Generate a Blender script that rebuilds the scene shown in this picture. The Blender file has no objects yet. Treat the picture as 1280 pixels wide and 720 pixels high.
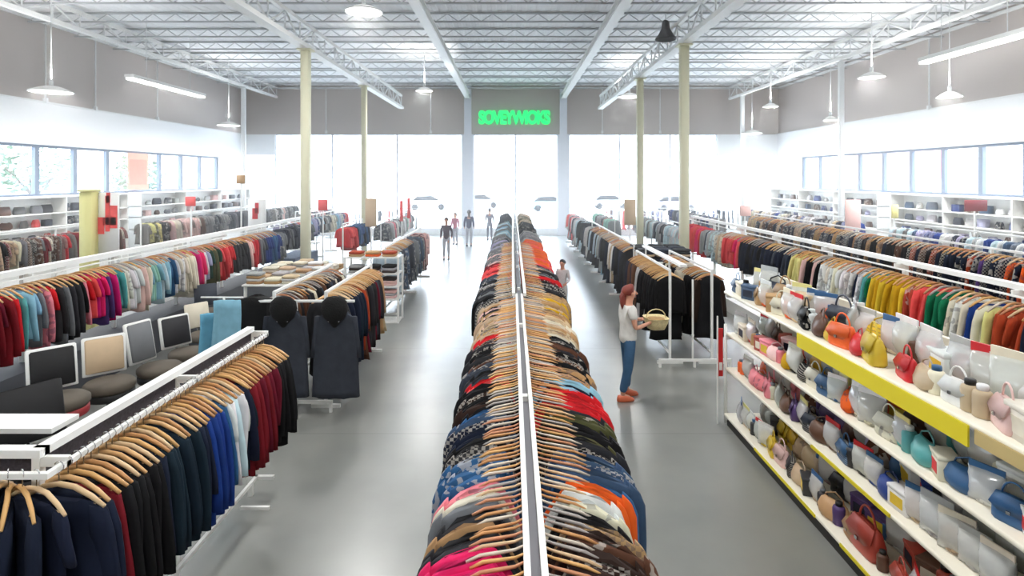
import bpy, math, random
from mathutils import Matrix, Vector
R = random.Random(11)
PI = math.pi
S = bpy.context.scene
COL = S.collection

# ------------------------------------------------------------------ camera, world, exposure
H = 3.2
cam_d = bpy.data.cameras.new('camera')
cam_d.sensor_width = 36.0
cam_d.lens = 36.0 * 720 / 1280
cam_d.shift_y = -138 / 1280
cam_d.clip_end = 400
cam = bpy.data.objects.new('camera', cam_d)
cam.location = (0, 0, H)
cam.rotation_euler = (PI / 2, 0, 0)
COL.objects.link(cam)
S.camera = cam
S.view_settings.view_transform = 'Standard'
S.view_settings.look = 'None'
S.view_settings.gamma = 1.0
S.view_settings.use_curve_mapping = False
S.view_settings.exposure = 0.4
S.cycles.use_denoising = True
S.cycles.max_bounces = 7
S.cycles.diffuse_bounces = 4
S.cycles.glossy_bounces = 3
S.cycles.transparent_max_bounces = 12
S.cycles.caustics_reflective = False
S.cycles.caustics_refractive = False
SKY_STRENGTH = 9.0
LAMP_W = 125.0
HAZE = 0.016
w = bpy.data.worlds.new('sky')
S.world = w
w.use_nodes = True
nt = w.node_tree
bg = nt.nodes['Background']
tc = nt.nodes.new('ShaderNodeTexCoord')
sp = nt.nodes.new('ShaderNodeSeparateXYZ')
rp = nt.nodes.new('ShaderNodeValToRGB')
nt.links.new(tc.outputs['Generated'], sp.inputs[0])
nt.links.new(sp.outputs['Z'], rp.inputs[0])
nt.links.new(rp.outputs[0], bg.inputs[0])
rp.color_ramp.elements[0].position = 0.0
rp.color_ramp.elements[0].color = (0.88, 0.94, 1.0, 1)
rp.color_ramp.elements[1].position = 0.5
rp.color_ramp.elements[1].color = (0.80, 0.90, 1.0, 1)
bg.inputs[1].default_value = SKY_STRENGTH


# ------------------------------------------------------------------ helpers
def lin(c):
    r = []
    for v in c[:3]:
        v = v / 255.0
        r.append(v / 12.92 if v <= 0.04045 else ((v + 0.055) / 1.055) ** 2.4)
    return (r[0], r[1], r[2], 1.0)


MATS = {}


def mat(name, rgb, rough=0.6, metal=0.0, noise=0.0, scale=8.0, emit=0.0, alpha=1.0, bump=0.0, spec=0.5):
    if name in MATS:
        return MATS[name]
    m = bpy.data.materials.new(name)
    m.use_nodes = True
    t = m.node_tree
    b = t.nodes['Principled BSDF']
    c = lin(rgb)
    b.inputs['Base Color'].default_value = c
    b.inputs['Roughness'].default_value = rough
    b.inputs['Metallic'].default_value = metal
    b.inputs['Specular IOR Level'].default_value = spec
    if alpha < 1:
        b.inputs['Alpha'].default_value = alpha
    if noise > 0 or bump > 0:
        x = t.nodes.new('ShaderNodeTexCoord')
        n = t.nodes.new('ShaderNodeTexNoise')
        n.inputs['Scale'].default_value = scale
        n.inputs['Detail'].default_value = 4
        t.links.new(x.outputs['Object'], n.inputs['Vector'])
        if noise > 0:
            k = t.nodes.new('ShaderNodeMixRGB')
            k.inputs[1].default_value = tuple(v * (1 - noise) for v in c[:3]) + (1,)
            k.inputs[2].default_value = tuple(min(1, v * (1 + noise)) for v in c[:3]) + (1,)
            t.links.new(n.outputs['Fac'], k.inputs[0])
            t.links.new(k.outputs[0], b.inputs['Base Color'])
        if bump > 0:
            bu = t.nodes.new('ShaderNodeBump')
            bu.inputs['Strength'].default_value = bump
            bu.inputs['Distance'].default_value = 0.02
            t.links.new(n.outputs['Fac'], bu.inputs['Height'])
            t.links.new(bu.outputs[0], b.inputs['Normal'])
    if emit > 0:
        b.inputs['Emission Color'].default_value = c
        b.inputs['Emission Strength'].default_value = emit
    MATS[name] = m
    return m


def cloth_mat(name, style):
    """woven fabric that takes its dye from the object's own colour"""
    m = bpy.data.materials.new(name)
    m.use_nodes = True
    t = m.node_tree
    L = t.links
    b = t.nodes['Principled BSDF']
    b.inputs['Roughness'].default_value = 0.85
    b.inputs['Specular IOR Level'].default_value = 0.2
    oi = t.nodes.new('ShaderNodeObjectInfo')
    tx = t.nodes.new('ShaderNodeTexCoord')
    off = t.nodes.new('ShaderNodeVectorMath')
    off.operation = 'ADD'
    sc = t.nodes.new('ShaderNodeMath')
    sc.operation = 'MULTIPLY'
    sc.inputs[1].default_value = 37.0
    L.new(oi.outputs['Random'], sc.inputs[0])
    L.new(tx.outputs['Object'], off.inputs[0])
    L.new(sc.outputs[0], off.inputs[1])
    n = t.nodes.new('ShaderNodeTexNoise')
    n.inputs['Scale'].default_value = 9
    L.new(off.outputs[0], n.inputs['Vector'])
    v = t.nodes.new('ShaderNodeMixRGB')
    v.blend_type = 'MULTIPLY'
    v.inputs[0].default_value = 0.35
    L.new(oi.outputs['Color'], v.inputs[1])
    L.new(n.outputs['Fac'], v.inputs[2])
    out = v.outputs[0]
    if style != 'plain':
        # second dye: pale on dark cloth, dark on pale cloth
        bw = t.nodes.new('ShaderNodeRGBToBW')
        L.new(oi.outputs['Color'], bw.inputs[0])
        gt = t.nodes.new('ShaderNodeMath')
        gt.operation = 'GREATER_THAN'
        gt.inputs[1].default_value = 0.25
        L.new(bw.outputs[0], gt.inputs[0])
        c2 = t.nodes.new('ShaderNodeMixRGB')
        c2.inputs[1].default_value = (0.62, 0.58, 0.52, 1)
        c2.inputs[2].default_value = (0.05, 0.05, 0.09, 1)
        L.new(gt.outputs[0], c2.inputs[0])
        if style == 'print':
            q = t.nodes.new('ShaderNodeTexNoise')
            q.inputs['Scale'].default_value = 16
            q.inputs['Detail'].default_value = 1
            L.new(off.outputs[0], q.inputs['Vector'])
            f = q.outputs['Fac']
            th = 0.56
        elif style == 'stripe':
            q = t.nodes.new('ShaderNodeTexWave')
            q.inputs['Scale'].default_value = 14
            q.bands_direction = 'Z'
            L.new(off.outputs[0], q.inputs['Vector'])
            f = q.outputs['Fac']
            th = 0.7
        else:
            q = t.nodes.new('ShaderNodeTexChecker')
            q.inputs['Scale'].default_value = 40
            L.new(off.outputs[0], q.inputs['Vector'])
            f = q.outputs['Fac']
            th = 0.5
        g = t.nodes.new('ShaderNodeMath')
        g.operation = 'GREATER_THAN'
        g.inputs[1].default_value = th
        L.new(f, g.inputs[0])
        h = t.nodes.new('ShaderNodeMath')
        h.operation = 'MULTIPLY'
        h.inputs[1].default_value = 0.45
        L.new(g.outputs[0], h.inputs[0])
        mx = t.nodes.new('ShaderNodeMixRGB')
        L.new(h.outputs[0], mx.inputs[0])
        L.new(out, mx.inputs[1])
        L.new(c2.outputs[0], mx.inputs[2])
        out = mx.outputs[0]
    L.new(out, b.inputs['Base Color'])
    bu = t.nodes.new('ShaderNodeBump')
    bu.inputs['Strength'].default_value = 0.25
    bu.inputs['Distance'].default_value = 0.03
    L.new(n.outputs['Fac'], bu.inputs['Height'])
    L.new(bu.outputs[0], b.inputs['Normal'])
    return m


CLOTH = {s: cloth_mat('cloth_' + s, s) for s in ('plain', 'print', 'stripe', 'check')}


def dyed_mat(name, rough, spec=0.5, alpha=1.0):
    m = bpy.data.materials.new(name)
    m.use_nodes = True
    t = m.node_tree
    b = t.nodes['Principled BSDF']
    oi = t.nodes.new('ShaderNodeObjectInfo')
    tx = t.nodes.new('ShaderNodeTexCoord')
    n = t.nodes.new('ShaderNodeTexNoise')
    n.inputs['Scale'].default_value = 14
    t.links.new(tx.outputs['Object'], n.inputs['Vector'])
    v = t.nodes.new('ShaderNodeMixRGB')
    v.blend_type = 'MULTIPLY'
    v.inputs[0].default_value = 0.2
    t.links.new(oi.outputs['Color'], v.inputs[1])
    t.links.new(n.outputs['Fac'], v.inputs[2])
    t.links.new(v.outputs[0], b.inputs['Base Color'])
    b.inputs['Roughness'].default_value = rough
    b.inputs['Specular IOR Level'].default_value = spec
    b.inputs['Alpha'].default_value = alpha
    return m


LEATHER = dyed_mat('leather', 0.42)
CARDB = dyed_mat('printed_card', 0.5)
CLEAR = dyed_mat('clear_plastic', 0.12, 0.8, 0.62)
WOODH = dyed_mat('hanger_wood', 0.5)

M_white = mat('white_paint', (235, 235, 232), 0.45, noise=0.03)
M_steel = mat('white_steel', (226, 228, 228), 0.5)
M_deck = mat('roof_deck_white', (236, 237, 238), 0.6, noise=0.03, scale=3)
M_cream = mat('cream_column_paint', (222, 219, 190), 0.5, noise=0.04)
M_taupe = mat('taupe_wall_paint', (186, 177, 172), 0.8, noise=0.05, scale=0.7)
M_bandw = mat('white_wall_paint', (238, 240, 241), 0.7, noise=0.02)
M_frame = mat('grey_window_frame', (104, 116, 134), 0.5)
M_frameb = mat('pale_window_frame', (222, 226, 236), 0.5)
M_chrome = mat('chrome', (190, 190, 192), 0.25, 1.0)
M_black = mat('black_plastic', (22, 22, 24), 0.5)
M_yel = mat('yellow_price_strip', (214, 196, 30), 0.5)
M_shelf = mat('cream_shelf_metal', (238, 232, 215), 0.4, noise=0.02)
M_red = mat('red_card', (196, 30, 34), 0.5)
M_slate = mat('slate_blue_panel', (88, 104, 128), 0.6, noise=0.05)
M_skin = mat('skin', (205, 150, 125), 0.5, noise=0.05)
M_lampglow = mat('lamp_diffuser', (255, 255, 252), 0.5, emit=3.0)


def floor_material():
    m = bpy.data.materials.new('polished_concrete')
    m.use_nodes = True
    t = m.node_tree
    L = t.links
    b = t.nodes['Principled BSDF']
    x = t.nodes.new('ShaderNodeTexCoord')
    n = t.nodes.new('ShaderNodeTexNoise')
    n.inputs['Scale'].default_value = 0.9
    n.inputs['Detail'].default_value = 7
    L.new(x.outputs['Object'], n.inputs['Vector'])
    r = t.nodes.new('ShaderNodeValToRGB')
    r.color_ramp.elements[0].position = 0.3
    r.color_ramp.elements[0].color = lin((126, 128, 124))
    r.color_ramp.elements[1].position = 0.7
    r.color_ramp.elements[1].color = lin((146, 147, 141))
    L.new(n.outputs['Fac'], r.inputs[0])
    # saw-cut joints of the slab
    br = t.nodes.new('ShaderNodeTexBrick')
    br.offset = 0
    br.inputs['Scale'].default_value = 1.0
    br.inputs['Mortar Size'].default_value = 0.012
    br.inputs['Brick Width'].default_value = 3.6
    br.inputs['Row Height'].default_value = 3.6
    br.inputs['Color1'].default_value = (1, 1, 1, 1)
    br.inputs['Color2'].default_value = (0.97, 0.97, 0.97, 1)
    br.inputs['Mortar'].default_value = (0.8, 0.8, 0.8, 1)
    L.new(x.outputs['Object'], br.inputs['Vector'])
    mu = t.nodes.new('ShaderNodeMixRGB')
    mu.blend_type = 'MULTIPLY'
    mu.inputs[0].default_value = 1
    L.new(r.outputs[0], mu.inputs[1])
    L.new(br.outputs['Color'], mu.inputs[2])
    L.new(mu.outputs[0], b.inputs['Base Color'])
    b.inputs['Roughness'].default_value = 0.34
    b.inputs['Specular IOR Level'].default_value = 1.0
    b.inputs['Coat Weight'].default_value = 0.8
    b.inputs['Coat Roughness'].default_value = 0.26
    bu = t.nodes.new('ShaderNodeBump')
    bu.inputs['Strength'].default_value = 0.05
    L.new(n.outputs['Fac'], bu.inputs['Height'])
    L.new(bu.outputs[0], b.inputs['Normal'])
    return m


def glass_material():
    m = bpy.data.materials.new('window_glass')
    m.use_nodes = True
    t = m.node_tree
    for q in list(t.nodes):
        t.nodes.remove(q)
    o = t.nodes.new('ShaderNodeOutputMaterial')
    tr = t.nodes.new('ShaderNodeBsdfTransparent')
    tr.inputs[0].default_value = (0.96, 0.98, 1, 1)
    gl = t.nodes.new('ShaderNodeBsdfGlossy')
    gl.inputs['Roughness'].default_value = 0.02
    mx = t.nodes.new('ShaderNodeMixShader')
    mx.inputs[0].default_value = .05
    t.links.new(tr.outputs[0], mx.inputs[1])
    t.links.new(gl.outputs[0], mx.inputs[2])
    t.links.new(mx.outputs[0], o.inputs[0])
    return m


M_floor = floor_material()
M_glass = glass_material()


class MB:
    def __init__(s):
        s.v, s.f, s.mi, s.sm = [], [], [], []

    def add(s, verts, faces, mi=0, smooth=False):
        o = len(s.v)
        s.v += [tuple(p) for p in verts]
        for f in faces:
            s.f.append(tuple(i + o for i in f))
            s.mi.append(mi)
            s.sm.append(smooth)
        return s

    def box(s, x0, x1, y0, y1, z0, z1, mi=0, M=None):
        vs = [Vector((x, y, z)) for z in (z0, z1) for y in (y0, y1) for x in (x0, x1)]
        if M is not None:
            vs = [M @ p for p in vs]
        return s.add(vs, [(0, 2, 3, 1), (4, 5, 7, 6), (0, 1, 5, 4), (2, 6, 7, 3), (0, 4, 6, 2), (1, 3, 7, 5)], mi)

    def rbox(s, x0, x1, y0, y1, z0, z1, c=0.02, mi=0, M=None):
        """box with chamfered vertical and top edges"""
        rings = []
        for (z, k) in ((z0, c * .5), (z0 + c * .5, 0), (z1 - c, 0), (z1, c)):
            a0, a1, b0, b1 = x0 + k, x1 - k, y0 + k, y1 - k
            e = c
            rings.append([(a0 + e, b0, z), (a1 - e, b0, z), (a1, b0 + e, z), (a1, b1 - e, z), (a1 - e, b1, z), (a0 + e, b1, z), (a0, b1 - e, z), (a0, b0 + e, z)])
        return s.rings(rings, mi, M=M)

    def rings(s, rings, mi=0, cap=True, M=None, smooth=True, closed=True):
        n = len(rings[0])
        vs = [Vector(p) for r in rings for p in r]
        if M is not None:
            vs = [M @ p for p in vs]
        fs = []
        for i in range(len(rings) - 1):
            for j in range(n if closed else n - 1):
                a, b = i * n + j, i * n + (j + 1) % n
                fs.append((a, b, b + n, a + n))
        if cap:
            fs.append(tuple(range(n))[::-1])
            fs.append(tuple((len(rings) - 1) * n + j for j in range(n)))
        return s.add(vs, fs, mi, smooth)

    def tube(s, pts, r, n=6, mi=0, M=None, cap=True):
        pts = [Vector(p) for p in pts]
        rr = r if isinstance(r, (list, tuple)) else [r] * len(pts)
        rings = []
        for i, p in enumerate(pts):
            d = (pts[min(i + 1, len(pts) - 1)] - pts[max(i - 1, 0)])
            if d.length < 1e-9:
                d = Vector((0, 0, 1))
            d.normalize()
            u = d.cross(Vector((0.13, 0.97, 0.2)))
            if u.length < 0.2:
                u = d.cross(Vector((1, 0, 0)))
            u.normalize()
            q = d.cross(u)
            rings.append([p + (u * math.cos(2 * PI * k / n) + q * math.sin(2 * PI * k / n)) * rr[i] for k in range(n)])
        return s.rings(rings, mi, cap, M, smooth=n > 4)

    def lathe(s, prof, n=16, mi=0, c=(0, 0, 0), sx=1.0, sy=1.0, M=None):
        rings = [[(c[0] + r * sx * math.cos(2 * PI * k / n), c[1] + r * sy * math.sin(2 * PI * k / n), c[2] + z) for k in range(n)] for r, z in prof]
        return s.rings(rings, mi, True, M)

    def mesh(s, name, mats):
        me = bpy.data.meshes.new(name)
        me.from_pydata(s.v, [], s.f)
        for m in (mats if isinstance(mats, (list, tuple)) else [mats]):
            me.materials.append(m)
        me.polygons.foreach_set('material_index', s.mi)
        me.polygons.foreach_set('use_smooth', s.sm)
        me.update()
        return me

    def build(s, name, mats, parent=None, loc=None, color=None):
        return link(name, s.mesh(name, mats), parent, loc, color=color)


def link(name, me, parent=None, loc=None, rz=0.0, color=None):
    o = bpy.data.objects.new(name, me)
    COL.objects.link(o)
    if parent is not None:
        o.parent = parent
    if loc is not None:
        o.location = loc
    if rz:
        o.rotation_euler = (0, 0, rz)
    if color is not None:
        o.color = color
    return o


def tag(o, label, cat, group=None, kind=None):
    o['label'] = label
    o['category'] = cat
    if group:
        o['group'] = group
    if kind:
        o['kind'] = kind
    return o


def thing(name, label, cat, loc=(0, 0, 0), rz=0.0, group=None):
    return tag(link(name, None, None, loc, rz), label, cat, group)


def struct(o):
    o['kind'] = 'structure'
    return o


ORD = 'first second third fourth fifth sixth seventh eighth ninth tenth eleventh twelfth thirteenth fourteenth fifteenth sixteenth seventeenth eighteenth nineteenth twentieth'.split()
TENS = {20: 'twenty', 30: 'thirty', 40: 'forty', 50: 'fifty', 60: 'sixty', 70: 'seventy', 80: 'eighty', 90: 'ninety'}


def ordw(i):
    if i < 20:
        return ORD[i]
    t = (i + 1) // 10 * 10
    u = (i + 1) % 10
    if u == 0:
        return TENS[t][:-1] + 'ieth'
    return TENS[t] + '-' + ORD[u - 1]


REG = {}


def reg(o, what, cat, place, key, group):
    """remember a countable thing; the labels are written at the end, counted from the near end of its place"""
    o['category'] = cat
    o['group'] = group
    REG.setdefault((what, place), []).append((key, o))


def write_labels():
    for (what, place), lst in REG.items():
        lst.sort(key=lambda t: t[0])
        n = len(lst)
        for i, (k, o) in enumerate(lst):
            if n == 1:
                o['label'] = 'the one %s on %s' % (what, place)
            elif i == 0:
                o['label'] = 'nearest %s on %s' % (what, place)
            elif i == n - 1 and n > 2:
                o['label'] = 'farthest %s on %s' % (what, place)
            else:
                o['label'] = '%s nearest %s on %s' % (ordw(i), what, place)


PAL = {
    'black': (20, 20, 23), 'navy': (24, 32, 52), 'dark teal': (22, 40, 52), 'slate': (60, 66, 78), 'charcoal': (46, 46, 50),
    'grey': (120, 122, 126), 'light grey': (178, 178, 178), 'white': (232, 232, 230), 'cream': (228, 220, 200),
    'beige': (205, 180, 148), 'tan': (186, 148, 104), 'brown': (92, 60, 44), 'dark brown': (52, 36, 30), 'rust': (168, 64, 34),
    'orange': (236, 100, 34), 'mustard': (206, 160, 24), 'yellow': (222, 186, 50), 'pale yellow': (226, 216, 140), 'olive': (84, 84, 52),
    'dark green': (28, 66, 50), 'green': (14, 112, 76), 'teal': (84, 160, 160), 'mint': (158, 208, 190), 'light blue': (150, 200, 222),
    'pale blue': (205, 226, 234), 'blue': (48, 94, 140), 'royal blue': (24, 56, 130), 'denim blue': (62, 86, 116), 'purple': (80, 56, 110),
    'magenta': (204, 22, 110), 'hot pink': (236, 40, 110), 'pink': (238, 138, 150), 'pale pink': (238, 196, 190), 'coral': (238, 84, 84),
    'red': (208, 30, 38), 'dark red': (120, 20, 32), 'burgundy': (98, 14, 36), 'clear': (226, 228, 224), 'taupe': (92, 84, 74), 'brick red': (176, 68, 52),
    'lilac': (180, 176, 208),
}


def jit(name, a=0.10):
    c = lin(PAL[name])
    k = 1 + R.uniform(-a, a)
    return tuple(min(1, max(0, v * k * (1 + R.uniform(-a, a) * .4))) for v in c[:3]) + (1,)


# ------------------------------------------------------------------ the building
XL, XR, YB, ZC = -15.0, 14.8, 32.0, 8.3
YF = -7.0
struct(MB().box(XL - .3, XR + .3, YF, YB + .3, -0.2, 0).build('floor', M_floor))
cl = MB()
n = 300
# ribbed steel deck, ribs running down the building
vs, fs = [], []
k = 0
x = XL
pat = [(0.0, 0), (0.09, 0), (0.12, .02), (0.21, .02), (0.24, 0)]
while x < XR:
    for dx, dz in pat[:-1]:
        xx = min(x + dx * 1.25, XR)
        vs += [(xx, YF, ZC + dz), (xx, YB, ZC + dz)]
    x += .30
for i in range(len(vs) // 2 - 1):
    fs.append((2 * i, 2 * i + 1, 2 * i + 3, 2 * i + 2))
cl.add(vs, fs)
cl.box(XL - .3, XR + .3, YF, YB + .3, ZC + .1, ZC + .25)
struct(cl.build('ceiling', M_deck))

WY0 = 3.9
PW = 1.6
NB = 16


def side_wall(name, x0, x1, inner):
    m = MB()
    m.box(x0, x1, YF, YB, 5.6, ZC + .1, 0)
    m.box(x0, x1, YF, YB, 4.25, 5.6, 1)
    m.box(x0, x1, YF, YB, 0, 2.6, 1)
    m.box(x0, x1, YF, WY0, 2.6, 4.25, 1)
    yend = WY0 + PW * NB
    m.box(x0, x1, yend, YB, 2.6, 4.25, 1)
    # the white band stands a little proud of the grey wall above
    e = 0.06
    if inner > 0:
        m.box(x1, x1 + e, YF, YB, 4.25, 5.6, 1)
    else:
        m.box(x0 - e, x0, YF, YB, 4.25, 5.6, 1)
    return struct(m.build(name, [M_taupe, M_bandw]))


side_wall('wall_left', XL - .3, XL, 1)
side_wall('wall_right', XR, XR + .3, -1)
wn = 0


def window(x0, x1, y0, y1, z0, z1, fw, fm, axis):
    global wn
    wn += 1
    cx, cy = (x0 + x1) / 2, (y0 + y1) / 2
    e = struct(link('window_%d' % wn, None, None, (cx, cy, z0)))
    f = MB()
    hx, hy, hz = (x1 - x0) / 2, (y1 - y0) / 2, z1 - z0
    if axis == 'y':   # runs along y
        f.box(-hx, hx, -hy, -hy + fw, 0, hz)
        f.box(-hx, hx, hy - fw, hy, 0, hz)
        f.box(-hx, hx, -hy + fw, hy - fw, 0, fw)
        f.box(-hx, hx, -hy + fw, hy - fw, hz - fw, hz)
        g = MB().box(-.008, .008, -hy + fw, hy - fw, fw, hz - fw)
    else:
        f.box(-hx, -hx + fw, -hy, hy, 0, hz)
        f.box(hx - fw, hx, -hy, hy, 0, hz)
        f.box(-hx + fw, hx - fw, -hy, hy, 0, fw)
        f.box(-hx + fw, hx - fw, -hy, hy, hz - fw, hz)
        g = MB().box(-hx + fw, hx - fw, -.008, .008, fw, hz - fw)
    f.build('window_frame', fm, e)
    g.build('window_pane', M_glass, e)
    return e


for i in range(NB):
    ya = WY0 + i * PW
    window(XL - .2, XL - .08, ya, ya + PW, 2.6, 4.25, .085, M_frame, 'y')
    window(XR + .08, XR + .2, ya, ya + PW, 2.6, 4.25, .085, M_frame, 'y')

# back wall: taupe header over a full-height glazed front, two pilasters, white soffit blocks at both corners
m = MB()
m.box(XL - .3, XR + .3, YB, YB + .3, 5.6, ZC + .1, 0)
m.box(XL - .3, -13.15, YB - .02, YB + .25, 4.5, 5.6, 1)
m.box(11.4, XR + .3, YB - .02, YB + .25, 4.5, 5.6, 1)
m.box(XL - .3, XL + .15, YB, YB + .3, 0, 4.5, 1)
m.box(XR - .15, XR + .3, YB, YB + .3, 0, 4.5, 1)
m.box(XL, XR, YB + .02, YB + .25, 0, .35, 1)
struct(m.build('wall_back', [M_taupe, M_bandw]))
struct(MB().box(XL - .3, XR + .3, YF - .3, YF, 0, ZC + .1).build('wall_front', M_bandw))
pil = [-2.45, 2.85]
for i, xx in enumerate(pil):
    q = MB()
    q.box(xx - .32, xx + .32, YB - .18, YB + .2, 0, 5.6)
    q.box(xx - .2, xx + .2, YB - .12, YB, 5.6, ZC)
    struct(q.build('trim_%d' % (i + 1), M_frameb))
bays = []
edges_l = [XL + .15, -13.15, -10.0, -6.4, -2.77]
edges_c = [-2.13, 0.2, 2.53]
edges_r = [3.17, 6.0, 8.8, 11.4, XR - .15]
for ed in (edges_l, edges_c, edges_r):
    for a, b in zip(ed[:-1], ed[1:]):
        top = 4.5 if (b <= -13.1 or a >= 11.3) else 5.6
        window(a, b, YB + .05, YB + .17, .35, top, .045, M_frameb, 'x')
# cornice strips where wall meets roof and where the taupe stops
for i, (a, b, c, d, e_, f_) in enumerate([
        (XL, XL + .08, YF, YB, 8.12, 8.22), (XR - .08, XR, YF, YB, 8.12, 8.22), (XL, XR, YB - .08, YB, 8.12, 8.22),
        (XL, XL + .09, YF, YB, 5.58, 5.64), (XR - .09, XR, YF, YB, 5.58, 5.64)]):
    struct(MB().box(a, b, c, d, e_, f_).build('trim_%d' % (i + 3), M_steel))

# ------------------------------------------------------------------ roof steel
jb = MB()
J0, J1 = XL + .05, XR - .05
jb.box(J0, J1, -.05, .05, .26, .30)
jb.box(J0, J1, -.04, .04, 0, .04)
xx = J0
up = False
while xx < J1 - .35:
    a = (xx, 0, .27 if up else .03)
    b = (xx + .35, 0, .03 if up else .27)
    jb.tube([a, b], .012, 4)
    up = not up
    xx += .35
jme = jb.mesh('steel_joist', mat('joist_grey', (176, 178, 180), .6))
yj = 31.1
i = 0
while yj > 7:
    o = link('steel_joist', jme, None, (0, yj, ZC - .305))
    reg(o, 'open-web white steel joist', 'joist', 'the roof underside, spanning wall to wall', yj, 'roof joists')
    yj -= 1.9


def truss(x, y0, y1, z0, z1, w_, label, cw=None):
    t = thing('roof_truss', label, 'truss', (x, y0, z0))
    L = y1 - y0
    h = z1 - z0
    MB().box(-w_ / 2, w_ / 2, 0, L, 0, .12).build('bottom_chord', M_white, t)
    MB().box(-(cw or w_) / 2, (cw or w_) / 2, 0, L, h - .1, h).build('top_chord', M_white, t)
    n = int(L / 1.0)
    q = MB()
    for i in range(n):
        a = i * L / n
        b = (i + 1) * L / n
        q.tube([(0, a, .1 if i % 2 == 0 else h - .08), (0, b, h - .08 if i % 2 == 0 else .1)], .028, 6)
        q.tube([(0, b, .1), (0, b, h - .08)], .022, 6)
    q.build('web', M_steel, t)
    return t


truss(-5.8, 7.5, 30.2, 6.8, 7.55, .26, 'white roof girder over the two cream columns, green sign to its right', .1)
truss(4.6, 7.0, 30.0, 6.75, 7.5, .26, 'white roof girder resting on cream columns, dark horn speaker beside it', .1)
truss(-13.0, 7.0, 31.8, 7.58, 8.2, .13, 'slim white roof truss running along the wall with the peach poster')
truss(12.0, 7.0, 31.8, 7.48, 8.2, .13, 'slim white roof truss along the wall over the rust and mustard clothes')
for xx, lb in ((-2.45, 'white roof beam ending at the pilaster before the green sign'), (2.85, 'white roof beam ending at the pilaster past the green sign')):
    q = MB()
    q.box(-.14, .14, 0, 24, 0, .03)
    q.box(-.02, .02, 0, 24, .03, .24)
    q.box(-.14, .14, 0, 24, .24, .27)
    tag(q.build('roof_beam', M_white, None, (xx, 7.9, 7.5 + .08)), lb, 'beam')


def column(x, y, top, r, label, m=M_cream):
    t = thing('steel_column', label, 'column', (x, y, 0))
    MB().rbox(-r, r, -r, r, .02, top, .012).build('shaft', m, t)
    MB().box(-r * 1.8, r * 1.8, -r * 1.8, r * 1.8, 0, .02).build('base_plate', m, t)
    MB().box(-r * 1.7, r * 1.7, -r * 1.7, r * 1.7, top, top + .04).build('cap_plate', m, t)
    return t


column(-5.8, 16.2, 6.76, .115, 'cream steel column just past the blue jackets, closest under its girder')
column(-5.8, 22.6, 6.76, .10, 'cream steel column behind the table of folded clothes')
column(4.6, 15.4, 6.71, .11, 'thick cream steel column beside the red and pink blouses')
column(4.6, 20.7, 6.71, .11, 'cream steel column behind the folded black clothes')
column(-13.0, 27.9, 7.54, .09, 'thin pale column under the truss by the peach poster wall', M_steel)
column(12.0, 21.0, 7.44, .08, 'thin pale column in front of the far wall windows', M_steel)
column(12.0, 30.0, 7.44, .09, 'thin pale column in the corner near the glazed front', M_steel)


# conduits dropping down the walls
def conduit(x, y, z0, z1, lb):
    q = MB()
    q.tube([(0, 0, 0), (0, 0, z1 - z0)], .025, 8)
    q.box(-.06, .06, -.04, .04, -.1, .04)
    tag(q.build('wall_conduit', M_steel, None, (x, y, z0)), lb, 'conduit')


conduit(-10.3, 31.9, 5.75, 8.1, 'thin white conduit on the end wall, by the first column')
conduit(-4.5, 31.9, 5.75, 8.1, 'thin white conduit on the end wall between the columns and pilaster')
conduit(5.0, 31.9, 5.75, 8.1, 'thin white conduit on the end wall beyond the pilaster')
conduit(8.2, 31.9, 5.75, 8.1, 'thin white conduit on the end wall above the open bay')
conduit(-14.9, 20.6, 5.7, 8.1, 'thin white conduit down the taupe wall above the peach poster')
conduit(-14.9, 24.2, 5.7, 8.1, 'thin white conduit down the taupe wall past the strip light')
conduit(-14.9, 18.4, 5.7, 8.1, 'thin white conduit down the taupe wall beside the first disc lamp')
conduit(14.7, 20.3, 5.7, 8.1, 'thin white conduit down the taupe wall between two disc lamps')


# ------------------------------------------------------------------ lamps
def light(parent, x, y, z, watts, size, sy=None):
    ld = bpy.data.lights.new('lamp_light', 'AREA')
    ld.shape = 'DISK' if sy is None else 'RECTANGLE'
    ld.size = size
    if sy is not None:
        ld.size_y = sy
    ld.energy = watts
    ld.color = (1, .985, .96)
    lo = bpy.data.objects.new('lamp_light', ld)
    COL.objects.link(lo)
    lo.parent = parent
    lo.location = (x, y, z)
    return lo


def disc_lamp(px, y, X=None, dz=None, diam=.9, label='', W=LAMP_W):
    t = thing('high_bay_lamp', label, 'lamp', (X, y, H + dz))
    r = diam / 2
    MB().lathe([(r * .3, .16), (r * .55, .12), (r * .95, .03), (r, 0), (r * .96, 0), (r * .3, .10)], 24).build('shade', M_white, t)
    MB().lathe([(.001, .0), (r * .93, .0), (r * .93, .02), (.001, .03)], 24).build('diffuser', M_lampglow, t)
    MB().lathe([(.05, .15), (.05, .28), (.03, .33)], 12).build('driver_housing', M_steel, t)
    MB().tube([(0, 0, .33), (0, 0, ZC - H - dz - .02)], .014, 6).build('drop_rod', M_steel, t)
    light(t, 0, 0, -.05, W, diam * .9)
    light(t, 0, 0, .36, W * .32, diam * .5).rotation_euler = (PI, 0, 0)
    return t


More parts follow.
